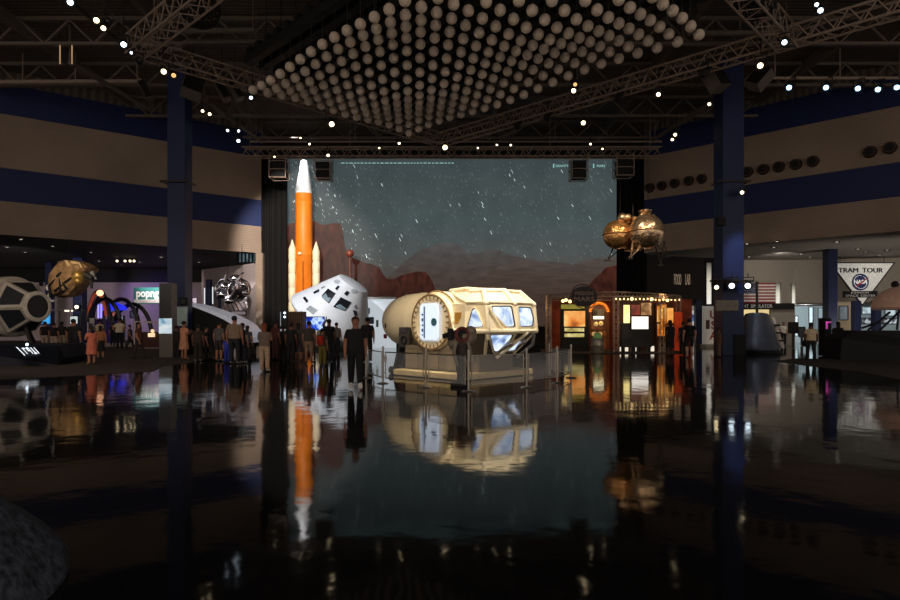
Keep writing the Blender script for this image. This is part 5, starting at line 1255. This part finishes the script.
# teal sign and wall displays
D = 47.
t = thing('teal_sign', 'teal rectangular exhibit sign partly hidden by the video kiosk column', 'sign', P(150, 304, D))
MB().b2(P(133.5, 304, D), P(164, 287.5, D + .1)).build('board', mat('sign_teal', (56, 124, 120), .6, emit=.26, noise=.2, nscale=.6), t)
MB().text('popng', 0.86, TM(P(147.3, 293.5, D - .04)), width=22.5 * D / F, bold=.02).build('lettering', mat('sign_white', (240, 236, 230), .6, emit=.55), t)
MB().b2(P(134, 303, D - .05), P(164, 299.5, D - .02)).build('white_strip', mat('strip_pale', (214, 206, 200), .6, emit=.35, noise=.3, nscale=3), t)
m = MB()
for px in (137, 160): m.cyl((XD(px, D), D + .15, .012), P(px, 304, D + .15), .08)
m.build('post', BLACK, t)
panel_thing('video_screen', 'bright blue video screen behind the docking module', 'screen', 39.5, 314, 51, 324.5, 38, picture('screen_cyan', [(.35, (20, 90, 160)), (.5, (40, 160, 230)), (.65, (120, 210, 250))], 1.3, .9), True, .012)
panel_thing('video_screen', 'white video screen beyond the crowd at far left', 'screen', 69.5, 316, 78, 324, 50.6, picture('screen_pale', [(.3, (120, 150, 150)), (.5, (220, 235, 232)), (.7, (245, 250, 250))], 1.0, .7), True, .012)
panel_thing('video_screen', 'small pale screen right of the neon ribs', 'screen', 119, 316, 125, 322, 48, picture('screen_blue_pale', [(.3, (90, 110, 140)), (.6, (200, 215, 240))], 1.0, .8), True, .012)
panel_thing('grey_board', 'small grey board left of the neon ribs', 'board', 89, 317.5, 95, 324, 44, mat('board_grey', (128, 124, 120), .6, emit=.12), True, .012)
panel_thing('picture_card', 'small peach lit picture right of the neon ribs', 'picture', 112, 312, 116.5, 317, 47.5, mat('card_peach', (220, 130, 110), .6, emit=.4), True, .012)
panel_thing('picture_card', 'small grey picture left of the teal sign posts', 'picture', 130, 311, 136, 318, 47.6, mat('card_grey', (110, 108, 128), .6, emit=.15), True, .012)
panel_thing('wall_speaker', 'small dark box on the pale rear wall above the docking module', 'speaker', 39, 282.5, 43, 286, 61.6, BLACK, False)
D = 41.
t = thing('display_counter', 'pale edged counter with maroon front behind the walking visitors', 'counter', (XD(148, D), D, .012))
MB().b2((XD(136, D), D, .012), (XD(160, D), D + .8, ZD(332, D))).build('body', mat('counter_maroon', (66, 32, 28), .7), t)
MB().b2((XD(134, D), D - .02, ZD(323, D)), (XD(162, D), D + .1, ZD(321.3, D))).b2((XD(134, D), D - .02, .012), (XD(135, D), D + .1, ZD(322, D))).build('pale_frame', mat('frame_pale', (170, 150, 134), .6, emit=.1), t)
MB().box(P(151.5, 335, D - .1), (.42, .12, .26)).sph(P(152.5, 331, D - .1), .12, 0, 10, 8).build('glow_model', mat('glow_peach', (255, 214, 170), .4, emit=1.0), t)
MB().b2((XD(138, D), D - .3, .012), (XD(160, D), D - .02, .06)).build('pale_kerb', mat('kerb_pale', (160, 150, 140), .7), t)
D = 43.
t = thing('low_plinth', 'long low pale plinth behind the crowd at left', 'plinth', (XD(70, D), D, .012))
MB().b2((XD(20, D), D + .6, .012), (XD(133, D), D + 1.4, .28), 0, .02).build('slab', mat('plinth_pale', (150, 138, 130), .7), t)
# video kiosk column
D = 29.4
t = thing('video_kiosk', 'tall grey kiosk panel with bright video screen left of the blue column', 'kiosk', (XD(166, D), D, .012))
MB().b2((XD(159, D), D, .012), (XD(172.5, D), D + .5, ZD(283, D)), 0, .02).build('body', mat('kiosk_grey', (104, 98, 94), .5, noise=.2, nscale=1), t)
MB().b2((XD(160, D), D - .03, ZD(318, D)), (XD(171.5, D), D - .005, ZD(284, D))).build('upper_panel', mat('kiosk_dark', (50, 48, 50), .3), t)
MB().b2((XD(159.3, D), D - .05, ZD(333.5, D)), (XD(172, D), D - .02, ZD(318.5, D))).build('screen', picture('kiosk_screen', [(.3, (40, 90, 140)), (.42, (150, 190, 210)), (.55, (226, 236, 240)), (.8, (240, 246, 248))], 1.5, .85), t)
# silver hanging engine
D = 43.; c = P(234, 293, D); s = D / F
t = thing('hanging_engine', 'shiny silver tangle of pipes and tanks hanging by the left drape', 'engine', c)
CHR = mat('chrome', (226, 224, 230), .16, 1.0, noise=.2, nscale=5); CHD_ = mat('chrome_dark', (60, 54, 58), .3, .8, noise=.3)
MB().sph(c + V(4 * s, .2, 4 * s), (.85, .7, .8), 0, 20, 14).build('core_tank', CHD_, t, smooth=True)
for dx, dz, r, y in ((-8, 6, .42, -.4), (-9, -2, .4, -.5), (10, 8, .38, -.2), (3, 14, .45, -.2), (-2, -8, .36, -.5), (12, 0, .32, -.1)): MB().sph(c + V(dx * s, y, dz * s), (r, r, r * .7), 0, 16, 10).build('tank', CHR, t, smooth=True)
rr2 = random.Random(3); m = MB()
for i in range(16):
    p = c + V(rr2.uniform(-14, 14) * s, rr2.uniform(-.9, -.1), rr2.uniform(-12, 15) * s); q_ = p + V(rr2.uniform(-7, 7) * s, rr2.uniform(-.3, .3), rr2.uniform(-8, 8) * s); m.tube([p, (p + q_) / 2 + V(.1, 0, .2), q_], .055, 8)
m.ring(c + V(-6 * s, -.6, 4 * s), (.1, -1, 0), 9 * s, .07, 24).ring(c + V(6 * s, -.3, 2 * s), (.3, -1, .1), 10 * s, .06, 24)
m.build('pipes', CHR, t, smooth=True)
m = MB()
for i in range(5): m.cyl(c + V((-9 + i * 4) * s, -.4, -9 * s), c + V((-7 + i * 4.4) * s, -.2, -18 * s), .05)
m.build('struts', CHR, t)
MB().box(c + V(2 * s, 0, -18.5 * s), (1.3, .8, .1)).build('base_plate', CHD_, t)
m = MB()
for dx in (-6, 8): m.cyl(c + V(dx * s, 0, 8 * s), V(c.x + dx * s, c.y, 7.4), .015, .015, 5)
m.build('hanging_cable', BLACK, t)
t = thing('light_strip', 'thin white vertical light on the blue post left of the silver engine', 'light', P(213, 304, 46.6))
MB().b2(P(212.2, 304, 46.6), P(213.2, 287, 46.7)).build('diffuser', mat('thin_strip', (235, 240, 245), .4, emit=1.0), t)
t = thing('light_strip', 'thin white vertical light left of the narrow blue post', 'light', P(204.5, 304, 46.8))
MB().b2(P(204, 304, 46.8), P(205, 288, 46.9)).build('diffuser', mat('thin_strip', (235, 240, 245)), t)
D = 44.6
panel_thing('framed_picture', 'dark framed picture panel right of the silver engine', 'panel', 241, 303, 251.5, 311.5, 46.2, mat('picture_dark', (36, 30, 36), .5), True)
panel_thing('wall_plaque', 'small bright plaque with a dark symbol left of the silver engine', 'plaque', 192, 297.5, 197, 304, 52, picture('plaque_light', [(.4, (40, 30, 40)), (.5, (230, 210, 220))], 1.2, .8), True, .012)
panel_thing('reader_panel', 'pale tilted reader panel under the silver engine', 'panel', 231, 311, 246, 315, 41.5, mat('reader_pale', (190, 180, 190), .5, emit=.15), True, .012)
# black swept display craft
D = 33.
t = thing('display_craft', 'black swept-nose craft with a white upper edge behind the visitors', 'craft', (XD(222, D), D, .012))
up_ = [(186, 302.5), (198, 305.5), (212, 310), (224, 314.5), (236, 320), (244, 325.5), (249, 331.5), (251.5, 338)]
lo_ = [(186, 304.5), (198, 308.5), (212, 314), (224, 319.5), (234, 325.5), (241, 331), (246, 337), (249, 343)]
body = [V(XD(x, D), D, ZD(y, D)) for x, y in lo_] + [V(XD(247, D), D, .35), V(XD(186, D), D, .35)]
MB().prism(body, (0, 2.2, 0)).build('body', BLACK, t)
m = MB()
m.prism([V(XD(x, D), D - .06, ZD(y, D)) for x, y in up_] + [V(XD(x, D), D - .06, ZD(y, D)) for x, y in lo_[::-1]], (0, 2.3, 0)); m.build('white_edge', mat('edge_white', (214, 216, 226), .45, emit=.22, emit_rgb=(206, 210, 226)), t)
m = MB()
for px in (192, 218, 242): m.b2((XD(px, D), D + .3, .012), (XD(px + 4, D), D + 1.8, .36))
m.build('support', DARK, t)
# boulder at the lower left corner
t = None
bm_ = bmesh.new(); bmesh.ops.create_icosphere(bm_, subdivisions=5, radius=1)
from mathutils import noise as mnoise
for v in bm_.verts:
    n = mnoise.fractal(v.co * 1.6 + Vector((3, 1, 7)), .9, 2.2, 5); v.co *= 1 + .06 * n
    v.co *= 1.38; v.co.z -= .50
    if v.co.z < .003:
        h_ = math.hypot(v.co.x, v.co.y); k_ = min(1, 1.29 / max(h_, .01)); v.co = Vector((v.co.x * k_, v.co.y * k_, .003))
me = bpy.data.meshes.new('boulder'); bm_.to_mesh(me); bm_.free(); me.materials.append(mat('boulder_speckle', (52, 56, 66), .9, noise=.7, nscale=16, bump=.8, spec=.2))
me.polygons.foreach_set('use_smooth', [True] * len(me.polygons))
o = bpy.data.objects.new('boulder', me); COL.objects.link(o); o.location = (-3.62, 3.3, 0)
tag(o, 'rough dark speckled boulder cut off by the lower left corner', 'boulder')

# ------------------------------------------------------------------ people
SKINS = [mat('skin_tan', (150, 100, 76), .6), mat('skin_brown', (104, 66, 48), .6), mat('skin_light', (190, 140, 114), .6)]
HAIRS = [mat('hair_black', (18, 15, 14), .7), mat('hair_brown', (52, 34, 24), .7), mat('hair_auburn', (150, 74, 40), .7), mat('hair_grey', (110, 104, 98), .7)]
CLO = {}
def cloth(c): return mat('cloth_%d_%d_%d' % c, c, .85, noise=.18, nscale=9)
SHOE = {'w': mat('shoe_white', (206, 202, 196), .6), 'b': mat('shoe_black', (22, 20, 20), .5), 'n': mat('shoe_tan', (140, 110, 84), .6)}
def person(px, fy, hy, face, label, shirt, trousers, shoe='b', skin=0, hair=0, longhair=False, pose='down', stride=0., shorts=False, skirt=None, width=1., dress=None, lean=0., seed=0, cap=None):
    D = DF(fy); H = (fy - hy) * D / F; s = H / 1.75; rr = random.Random(seed + int(px * 7)); X = XD(px, D)
    t = thing('person', label, 'person', (X, D, .013), face)
    vs = []; es = []; tagE = []
    def vt(co, r): vs.append((Vector(co), r)); return len(vs) - 1
    def ed(a, b, tg): es.append((a, b)); tagE.append(tg)
    W = width; ly = -lean
    pel = vt((0, 0, .95), (.165 * W, .15)); sp1 = vt((0, ly * .3, 1.1), (.16 * W, .145)); ch = vt((0, ly * .8, 1.28), (.18 * W, .155)); nb = vt((0, ly, 1.44), (.115, .10)); nk = vt((0, ly * 1.1 - .005, 1.50), (.068, .068))
    chn = vt((0, ly * 1.2 - .02, 1.575), (.08, .085)); hm = vt((0, ly * 1.2 - .012, 1.65), (.098, .112)); ht = vt((0, ly * 1.2 - .004, 1.72), (.07, .08))
    nose = vt((0, ly * 1.2 - .118, 1.632), (.013, .013))
    ed(pel, sp1, 'T'); ed(sp1, ch, 'S'); ed(ch, nb, 'S'); ed(nb, nk, 'K'); ed(nk, chn, 'K'); ed(chn, hm, 'K'); ed(hm, ht, 'K'); ed(hm, nose, 'K')
    for sd in (-1, 1):
        er = vt((sd * .092, ly * 1.2 + .005, 1.645), (.014, .022)); ed(hm, er, 'K')
        st_ = stride * sd
        lw = .0 if (shorts or skirt or dress) else 1.
        hip = vt((sd * .095 * W, 0, .87), (.128 * W, .128)); kn = vt((sd * .105 * W, -.02 - st_ * .5, .49), (.076 + .016 * lw, .076 + .018 * lw)); an = vt((sd * .11 * W, .02 - st_, .10 + (abs(st_) * .08 if st_ < 0 else 0)), (.05 + .024 * lw, .052 + .026 * lw))
        he = vt((sd * .11 * W, .045 - st_, .045), (.045, .042)); toe = vt((sd * .125 * W, -.16 - st_, .036), (.05, .034))
        ed(pel, hip, 'T'); ed(hip, kn, 'T' if not shorts else 'H'); ed(kn, an, 'L'); ed(an, he, 'F'); ed(an, toe, 'F')
        sh = vt((sd * .19 * W, ly * .95, 1.40), (.088, .088))
        ps = pose
        if ps == 'raise': ps = 'up' if sd == 1 else 'down'
        if ps == 'phone1': ps = 'phone' if sd == 1 else 'down'
        if ps == 'down': el, wr, hd = (sd * (.245 * W), ly + .03, 1.10), (sd * (.25 * W), ly - .05 + stride * sd * .35, .86), (-sd * .08, -.15, -1)
        elif ps == 'phone': el, wr, hd = (sd * .24 * W, ly - .04, 1.13), (sd * .12, ly - .25, 1.24), (-sd * .3, -.5, .5)
        elif ps == 'fold': el, wr, hd = (sd * .24 * W, ly - .08, 1.13), (-sd * .02, ly - .2, 1.15), (-sd, -.1, .1)
        elif ps == 'hips': el, wr, hd = (sd * .34 * W, ly + .06, 1.15), (sd * .17 * W, ly - .02, .98), (-sd * .6, -.5, -.4)
        elif ps == 'behind': el, wr, hd = (sd * .25 * W, ly + .1, 1.12), (sd * .08, ly + .2, .95), (-sd, .2, -.3)
        else: el, wr, hd = (sd * .26 * W, ly - .15, 1.52), (sd * .18, ly - .3, 1.72), (-sd * .1, -.2, 1)
        e_ = vt(el, (.056, .056)); w_ = vt(wr, (.036, .036)); hd = Vector(hd).normalized(); pw = Vector(wr)
        ed(ch, sh, 'S'); ed(sh, e_, 'U'); ed(e_, w_, 'A')
        side = hd.cross(Vector((sd, .0, .02)));
        if side.length < .2: side = hd.cross(Vector((0, 0, 1)))
        side.normalize(); inn = side.cross(hd)
        pm = vt(pw + hd * .05, (.032, .022)); pe = vt(pw + hd * .088, (.036, .018)); ed(w_, pm, 'K'); ed(pm, pe, 'K')
        for i, ln in enumerate((.058, .070, .064, .050)):
            off = side * (.033 - .022 * i); k1 = vt(pw + hd * .098 + off, (.0095, .0095)); k2 = vt(pw + hd * (.098 + ln * .55) + off * 1.1 + inn * .008, (.0085, .0085)); k3 = vt(pw + hd * (.096 + ln) + off * 1.1 + inn * .026, (.007, .007))
            ed(pe, k1, 'K'); ed(k1, k2, 'K'); ed(k2, k3, 'K')
        t1 = vt(pw + hd * .055 + side * .042, (.011, .011)); t2 = vt(pw + hd * .095 + side * .058 + inn * .012, (.009, .009)); ed(pm, t1, 'K'); ed(t1, t2, 'K')
    me = bpy.data.meshes.new('body'); me.from_pydata([tuple(v) for v, r in vs], es, [])
    o = bpy.data.objects.new('body', me); COL.objects.link(o)
    md = o.modifiers.new('skin', 'SKIN'); md.use_smooth_shade = True; md.branch_smoothing = .3
    for i, (v, r) in enumerate(vs):
        me.skin_vertices[0].data[i].radius = r; me.skin_vertices[0].data[i].use_root = (i == 0)
    sb = o.modifiers.new('sub', 'SUBSURF'); sb.levels = 1; sb.render_levels = 1
    bpy.context.view_layer.update()
    m2 = bpy.data.meshes.new_from_object(o.evaluated_get(bpy.context.evaluated_depsgraph_get()))
    bpy.data.objects.remove(o); bpy.data.meshes.remove(me)
    # regions: 0 skin 1 shirt 2 trousers 3 shoes
    seg = [(vs[a][0], vs[b][0], tg, (vs[a][1][0] + vs[b][1][0]) / 2) for (a, b), tg in zip(es, tagE)]
    for p in m2.polygons:
        c = p.center; best = (9, None, 0)
        for a, b, tg, r in seg:
            d = b - a; f = max(0, min(1, (c - a).dot(d) / d.length_squared)); dist = (c - (a + d * f)).length - r
            if dist < best[0]: best = (dist, tg, f)
        tg, f = best[1], best[2]
        if tg == 'K': mi = 0 if c.z > 1.462 or abs(c.x) > .1 or c.y < -.1 or c.z < 1 else 1
        elif tg == 'S': mi = 0 if (c.z > 1.465 and abs(c.x) < .1) else 1
        elif tg == 'U': mi = 1 if f < .62 else 0
        elif tg == 'A': mi = 0
        elif tg == 'T': mi = 2 if c.z < 1.0 else 1
        elif tg == 'H': mi = 2 if f < .92 else 0
        elif tg == 'L': mi = 0 if (shorts or skirt or dress) else 2
        else: mi = 3
        if c.z < .055: mi = 3
        p.material_index = mi
    m2.transform(Matrix.Scale(s, 4)); m2.name = 'body'
    for mt in (SKINS[skin], cloth(shirt), cloth(trousers), SHOE[shoe]): 
        m2.materials.append(mt)
    m2.polygons.foreach_set('use_smooth', [True] * len(m2.polygons))
    b = bpy.data.objects.new('body', m2); COL.objects.link(b); b.parent = t
    hy_ = ly * 1.2
    hm_ = MB(); hm_.sph((0, hy_ + .012, 1.672), (.098, .112, .098), 0, 20, 14)
    kill = [f for f in hm_.bm.faces if (f.calc_center_median().y - hy_ < -.05 and f.calc_center_median().z < 1.715) or f.calc_center_median().z < (1.60 if not longhair else 1.585)]
    bmesh.ops.delete(hm_.bm, geom=kill, context='FACES')
    if longhair: hm_.sph((0, hy_ + .062, 1.54), (.088, .055, .15), 0, 16, 10)
    bmesh.ops.scale(hm_.bm, verts=hm_.bm.verts, vec=(s, s, s))
    hm_.build('hair', HAIRS[hair], t, smooth=True, world=False)
    for sd in (-1, 1):
        MB().sph((sd * .031 * s, (hy_ - .098) * s, 1.66 * s), .011 * s, 0, 8, 6).build('eye', HAIRS[0], t, smooth=True, world=False)
    MB().box((0, (hy_ - .093) * s, 1.588 * s), (.042 * s, .012 * s, .008 * s)).build('mouth', mat('lip', (120, 66, 58), .6), t, world=False)
    if cap:
        k = MB(); k.sph((0, hy_ + .005, 1.69), (.105, .115, .085), 0, 20, 12)
        bmesh.ops.delete(k.bm, geom=[f for f in k.bm.faces if f.calc_center_median().z < 1.67], context='FACES')
        k.cyl((0, hy_ - .11, 1.678), (0, hy_ - .11, 1.69), .085, .085, 20); bmesh.ops.scale(k.bm, verts=k.bm.verts, vec=(s, s, s)); k.build('cap', cloth(cap), t, smooth=True, world=False)
    if not dress:
        k = MB(); N = 24; rings = []; zb = .93 if not skirt else .98
        for z, rx_, ry_ in ((1.455, .115, .10), (1.41, .19, .125), (1.3, .205, .15), (1.15, .195, .15), (1.04, .195, .152), (zb, .205, .16), (zb + .01, .19, .148)):
            f_ = min(1, max(0, (z - .95) / .45))
            rings.append([Vector((W * rx_ * math.cos(2 * math.pi * i / N) * (1 + .02 * math.sin(i * 3.1 + z * 9)), ly * f_ + ry_ * math.sin(2 * math.pi * i / N) * (1 + .03 * math.sin(i * 2.3 + z * 7)), z)) * s for i in range(N)])
        k.loft(rings, caps=False); k.build('shirt', cloth(shirt), t, smooth=True, world=False, angle=80)
    if skirt or dress:
        z1 = 1.0 if skirt else 1.12; z0 = .42 if skirt else .48
        k = MB(); N = 24; rings = []
        for z, r in ((z1, .15), (z1 - .12, .17), ((z1 + z0) / 2, .2), (z0, .235)):
            rings.append([Vector((W * r * (1 + .05 * math.sin(i * 2.4)) * math.cos(2 * math.pi * i / N), r * .85 * (1 + .05 * math.sin(i * 2.4)) * math.sin(2 * math.pi * i / N), z)) * s for i in range(N)])
        k.loft(rings, caps=False); k.build('skirt', cloth(skirt or dress), t, smooth=True, world=False)
    return t, s
def hang_bag(tp, label, col, kind='backpack', dz=1.18, dy=.19, dx=0):
    t0, s = tp; f = t0.rotation_euler.z; c = Vector(t0.location) + Matrix.Rotation(f, 3, 'Z') @ Vector((dx * s, dy * s, dz * s))
    t = thing(kind, label, 'bag', c, f)
    if kind == 'backpack':
        MB().box((0, 0, 0), (.3 * s, .16 * s, .42 * s), None, 0, .05 * s).build('pack', cloth(col), t, world=False, smooth=True)
        MB().box((0, .09 * s, -.06 * s), (.22 * s, .06 * s, .2 * s), None, 0, .02 * s).build('pocket', cloth(tuple(int(x * .8) for x in col)), t, world=False)
        for sd in (-1, 1): MB().tube([V(sd * .1 * s, -.06 * s, .16 * s), V(sd * .11 * s, -.2 * s, .24 * s), V(sd * .12 * s, -.32 * s, .1 * s)], .018 * s, 6).build('strap', cloth(tuple(int(x * .6) for x in col)), t, world=False)
    else:
        MB().box((0, 0, 0), (.12 * s, .3 * s, .3 * s), None, 0, .03 * s).build('bag_body', cloth(col), t, world=False, smooth=True)
        MB().tube([V(0, -.1 * s, .14 * s), V(0, -.05 * s, .3 * s), V(0, .05 * s, .3 * s), V(0, .1 * s, .14 * s)], .012 * s, 6).build('handle', cloth(tuple(int(x * .6) for x in col)), t, world=False)
AWAY = R(180); BLK = (20, 19, 20); NVY = (26, 28, 38); DK = (34, 30, 30)
person(355.5, 389.5, 317.5, R(8), 'person in black tee, black trousers and white shoes walking left of the rover', (22, 21, 22), (18, 18, 20), 'w', 0, 1, stride=.12)
person(367.5, 362, 318, AWAY, 'person in dark top standing right behind the person in black tee', (28, 26, 28), DK, 'b', 0, 0)
person(336.5, 354.5, 323, AWAY, 'small distant person in grey top and dark trousers by the white capsule', (104, 96, 90), NVY, 'b', 0, 0)
pp_ = person(329, 362, 319.5, AWAY, 'person in black shirt raising one arm before the white capsule', BLK, NVY, 'b', 1, 0, pose='raise')
pk = person(322.5, 366, 329, R(160), 'child in yellow-green trousers carrying the red backpack', (70, 58, 50), (120, 104, 44), 'b', 0, 0)
hang_bag(pk, 'bright red backpack worn by the child before the white capsule', (196, 52, 30), 'backpack', 1.2, .2)
person(309, 364, 321.5, AWAY, 'person in grey shirt and khaki shorts watching the blue monitor', (70, 62, 56), (150, 122, 96), 'b', 0, 0, shorts=True)
person(298.5, 361, 323.5, AWAY, 'person in grey top and long grey skirt before the slatted cabinet', (66, 60, 60), (60, 56, 58), 'b', 0, 0, True, skirt=(56, 50, 54))
person(291, 361.5, 323.5, AWAY, 'person in black clothes left of the one in the grey skirt', BLK, BLK, 'b', 1, 0)
person(283, 359, 326, AWAY, 'person in dark clothes standing at the dark console', DK, DK, 'b', 1, 0)
person(275.5, 360, 321, R(150), 'person in dark red clothes against the left drape', (66, 26, 24), (50, 24, 24), 'b', 1, 0)
person(264.5, 372, 324, R(168), 'person with auburn hair, grey top and beige trousers before the drape', (122, 104, 92), (196, 164, 136), 'w', 0, 2, True, pose='phone', width=1.05)
person(247.5, 360.5, 326, R(170), 'person in dark teal jacket beside the couple, nearest the drape', (58, 66, 70), DK, 'b', 0, 0, longhair=True)
person(242.5, 363.5, 323.5, R(160), 'person in navy top beside the broad person in tan shirt', (44, 48, 58), NVY, 'w', 0, 0, True)
person(234.5, 364, 316.5, R(172), 'broad tall person in tan grey shirt and dark trousers', (120, 100, 84), (30, 30, 34), 'w', 0, 0, width=1.22)
person(227, 363, 337, AWAY, 'small child in bright blue clothes left of the broad tall person', (48, 60, 160), (44, 50, 150), 'b', 0, 1)
person(219, 361.5, 322, R(165), 'person in grey shirt and dark shorts by the black swept craft', (84, 80, 78), (46, 42, 42), 'w', 0, 0, shorts=True)
person(206, 360, 327, R(120), 'person in black sitting close to the black swept craft', BLK, BLK, 'b', 0, 0)
person(198, 361.5, 325, R(190), 'person in dark brown clothes with white shoes by the peach dress', (52, 38, 32), (42, 34, 30), 'w', 1, 0)
person(184, 360, 321.5, R(150), 'person in a peach coloured dress under the left blue column', (196, 136, 104), (190, 130, 100), 'n', 0, 0, dress=(190, 130, 100), pose='phone')
person(176.5, 357.5, 326, AWAY, 'person in dark clothes left of the peach dress', DK, DK, 'b', 1, 0)
pw_ = person(138.5, 359.5, 322.5, R(100), 'person in reddish brown top walking in front of the counter', (88, 48, 40), (42, 36, 38), 'b', 0, 0, True, stride=.22)
hang_bag(pw_, 'dark shoulder bag of the person in the reddish brown top', (48, 34, 32), 'handbag', 1.0, .05, .3)
person(130, 350, 325, R(110), 'person striding in grey top left of the reddish brown top', (70, 66, 70), DK, 'b', 0, 0, stride=.25)
person(119.5, 348.5, 318.5, AWAY, 'person with a white shawl over dark clothes by the neon ribs', (214, 196, 170), BLK, 'b', 0, 0, pose='hips', width=1.1)
person(113, 347, 323, AWAY, 'person in dark clothes left of the one with the white shawl', NVY, NVY, 'b', 0, 0)
person(100.5, 359, 326, R(200), 'person in orange striped top and long black skirt at left', (150, 92, 60), BLK, 'b', 0, 0, True, skirt=BLK, pose='phone1')
person(99.5, 347.5, 320, AWAY, 'person in cream top standing behind the striped top', (206, 190, 150), DK, 'b', 0, 0)
person(91.5, 365, 326.5, R(235), 'person in a coral pink dress facing the striped top', (186, 100, 78), (186, 100, 78), 'n', 0, 0, True, dress=(186, 100, 78), pose='phone1')
person(73.5, 361, 319.5, AWAY, 'tall person in black standing left of the coral dress', (26, 24, 28), (24, 22, 26), 'b', 0, 0, width=1.12)
for i, (px, lab, sh) in enumerate(((45, 'person in black top and pale trousers, leftmost of the back row of three', (24, 22, 24)), (54, 'person in black top and pale trousers, middle of the back row of three', (20, 20, 22)), (62, 'person in black top and pale trousers, rightmost of the back row of three', (30, 26, 28)))):
    person(px, 350.5 + i % 2, 322 + i % 2, AWAY, lab, sh, (158, 138, 120), 'b', 0, 0, i == 2, width=1.15)
# right side
person(670, 356, 320.5, R(200), 'person in dark clothes looking into the amber display bay', (26, 22, 22), (32, 26, 26), 'b', 1, 0, longhair=True, skirt=(30, 24, 24))
pb = person(689.5, 358, 319, R(170), 'person in dark cap, dark top and shorts by the orange banner', (24, 22, 24), (30, 28, 30), 'w', 2, 0, shorts=True, cap=(70, 26, 26))
hang_bag(pb, 'black backpack worn by the person in the dark cap', (16, 15, 17), 'backpack', 1.2, .2)
person(683, 355, 322, R(190), 'person in dark clothes left of the person in the dark cap', BLK, DK, 'b', 1, 0)
person(718.5, 357, 328, R(90), 'person in brown clothes half hidden by the right blue column', (96, 70, 54), (110, 84, 64), 'b', 1, 0)
pc = person(811, 360.5, 323, R(175), 'person in cream shirt and dark trousers walking away at right', (206, 184, 150), (30, 30, 34), 'b', 1, 0, stride=.1, width=1.12)
hang_bag(pc, 'dark tote bag carried by the person in the cream shirt', (24, 22, 24), 'handbag', .78, -.02, .27)
person(838, 357.5, 322, R(170), 'person in black beside the purple glowing kiosk', BLK, BLK, 'b', 1, 0, longhair=True)
person(783.5, 345.5, 322.5, R(-20), 'person in light shirt standing at the dark notice board', (196, 186, 172), BLK, 'b', 0, 0)

# ------------------------------------------------------------------ lights
def spot(name, p, aim, power, size, col=(1, 1, 1), r=.25, blend=.5):
    l = bpy.data.lights.new(name, 'SPOT'); l.energy = power; l.spot_size = R(size); l.spot_blend = blend; l.color = col; l.shadow_soft_size = r
    o = bpy.data.objects.new(name, l); COL.objects.link(o); o.location = p
    o.rotation_euler = (Vector(aim) - Vector(p)).to_track_quat('-Z', 'Y').to_euler()
def point(name, p, power, col=(1, 1, 1), r=.6):
    l = bpy.data.lights.new(name, 'POINT'); l.energy = power; l.color = col; l.shadow_soft_size = r
    o = bpy.data.objects.new(name, l); COL.objects.link(o); o.location = p
spot('rocket_light', (-10.4, 31, 11.2), (rx, 45, 7.0), 13000, 44, (1, .92, .82))
spot('rocket_nose_light', (-11.4, 42.6, 15.4), (rx, 45, 13.0), 1500, 44, (.97, .97, 1))
spot('capsule_light', (-11.2, 28, 12.2), (-8, 40, 2.2), 8500, 26, (.95, .97, 1))
spot('rover_light', (-3.2, 12.5, 10.5), (.2, 19.2, 1.4), 2700, 30, (1, .84, .62))
spot('rover_top_light', (3.2, 15.5, 11), (1.0, 18.7, 2.0), 6400, 24, (1, .93, .82))
spot('lander_light', (3.5, 21, 11.3), (8.4, 29, 6.2), 3600, 20, (1, .82, .6))
spot('lander_key', (11, 20, 11.3), (9.2, 29, 6), 1800, 20, (1, .82, .6))
spot('gold_craft_light', (-25, 37, 6.6), (-26.2, 42, 4.7), 300, 50, (1, .84, .62))
spot('engine_light', (-17, 39.5, 6.5), (-15.6, 43, 3.9), 1600, 40, (1, .95, .95))
spot('left_hall_fill', (-30, 40, 5.5), (-42, 62, 3.4), 2600, 60, (1, .84, .84), .4)  # added fill pair for the rear wall, turned away so the floor mirrors none
spot('left_hall_fill', (-22, 44, 5.5), (-26, 62, 3.2), 1500, 60, (1, .82, .84), .4)
spot('violet_wash', (-31, 56.0, 6.2), (-30.5, 62, 3.6), 600, 75, (.3, .2, 1), .4)
spot('violet_wash', (-37, 56.0, 6.2), (-36, 62, 3.6), 180, 75, (.4, .26, 1), .4)
spot('visitors_fill', (-9, 11, 11.5), (-13, 26, .9), 1900, 50, (1, .82, .66), .5)  # added fill pair brightening the crowd, beamed forward out of the floor reflections
spot('visitors_fill', (-12, 9, 10.5), (-21, 24, 1.2), 1500, 50, (1, .82, .66), .5)
spot('right_hall_fill', (24, 43.6, 6.6), (27, 49, 4.2), 430, 110, (1, .94, .86), .5)  # added fill pair to lighten the right hall, without fixtures of its own
spot('right_hall_fill', (32.5, 41, 6.6), (36, 46.5, 4.2), 360, 110, (1, .94, .86), .5)
spot('soffit_fill', (28.5, 39, .6), (29, 43, 6.9), 330, 140, (1, .93, .84), .5)  # added uplight near the floor to brighten the soffit, no fixture built
spot('bright_hall_wash', (30, 50.5, 3.2), (31, 56, 1.2), 900, 120, (.9, .97, 1), .3)
spot('exhibit_light', (5.2, 34.9, 3.4), (5.2, 37, 1.2), 160, 110, (1, .6, .25), .2)
spot('exhibit_light', (9, 35.2, 3.4), (9, 37, 1.2), 160, 110, (1, .66, .32), .2)
spot('exhibit_light', (12.3, 34.6, 3.4), (12.3, 36.6, 1.2), 160, 110, (1, .66, .32), .2)
spot('metal_capsule_light', (13.5, 28, 9), (17.4, 34, 1.2), 1500, 30, (.9, .95, 1))
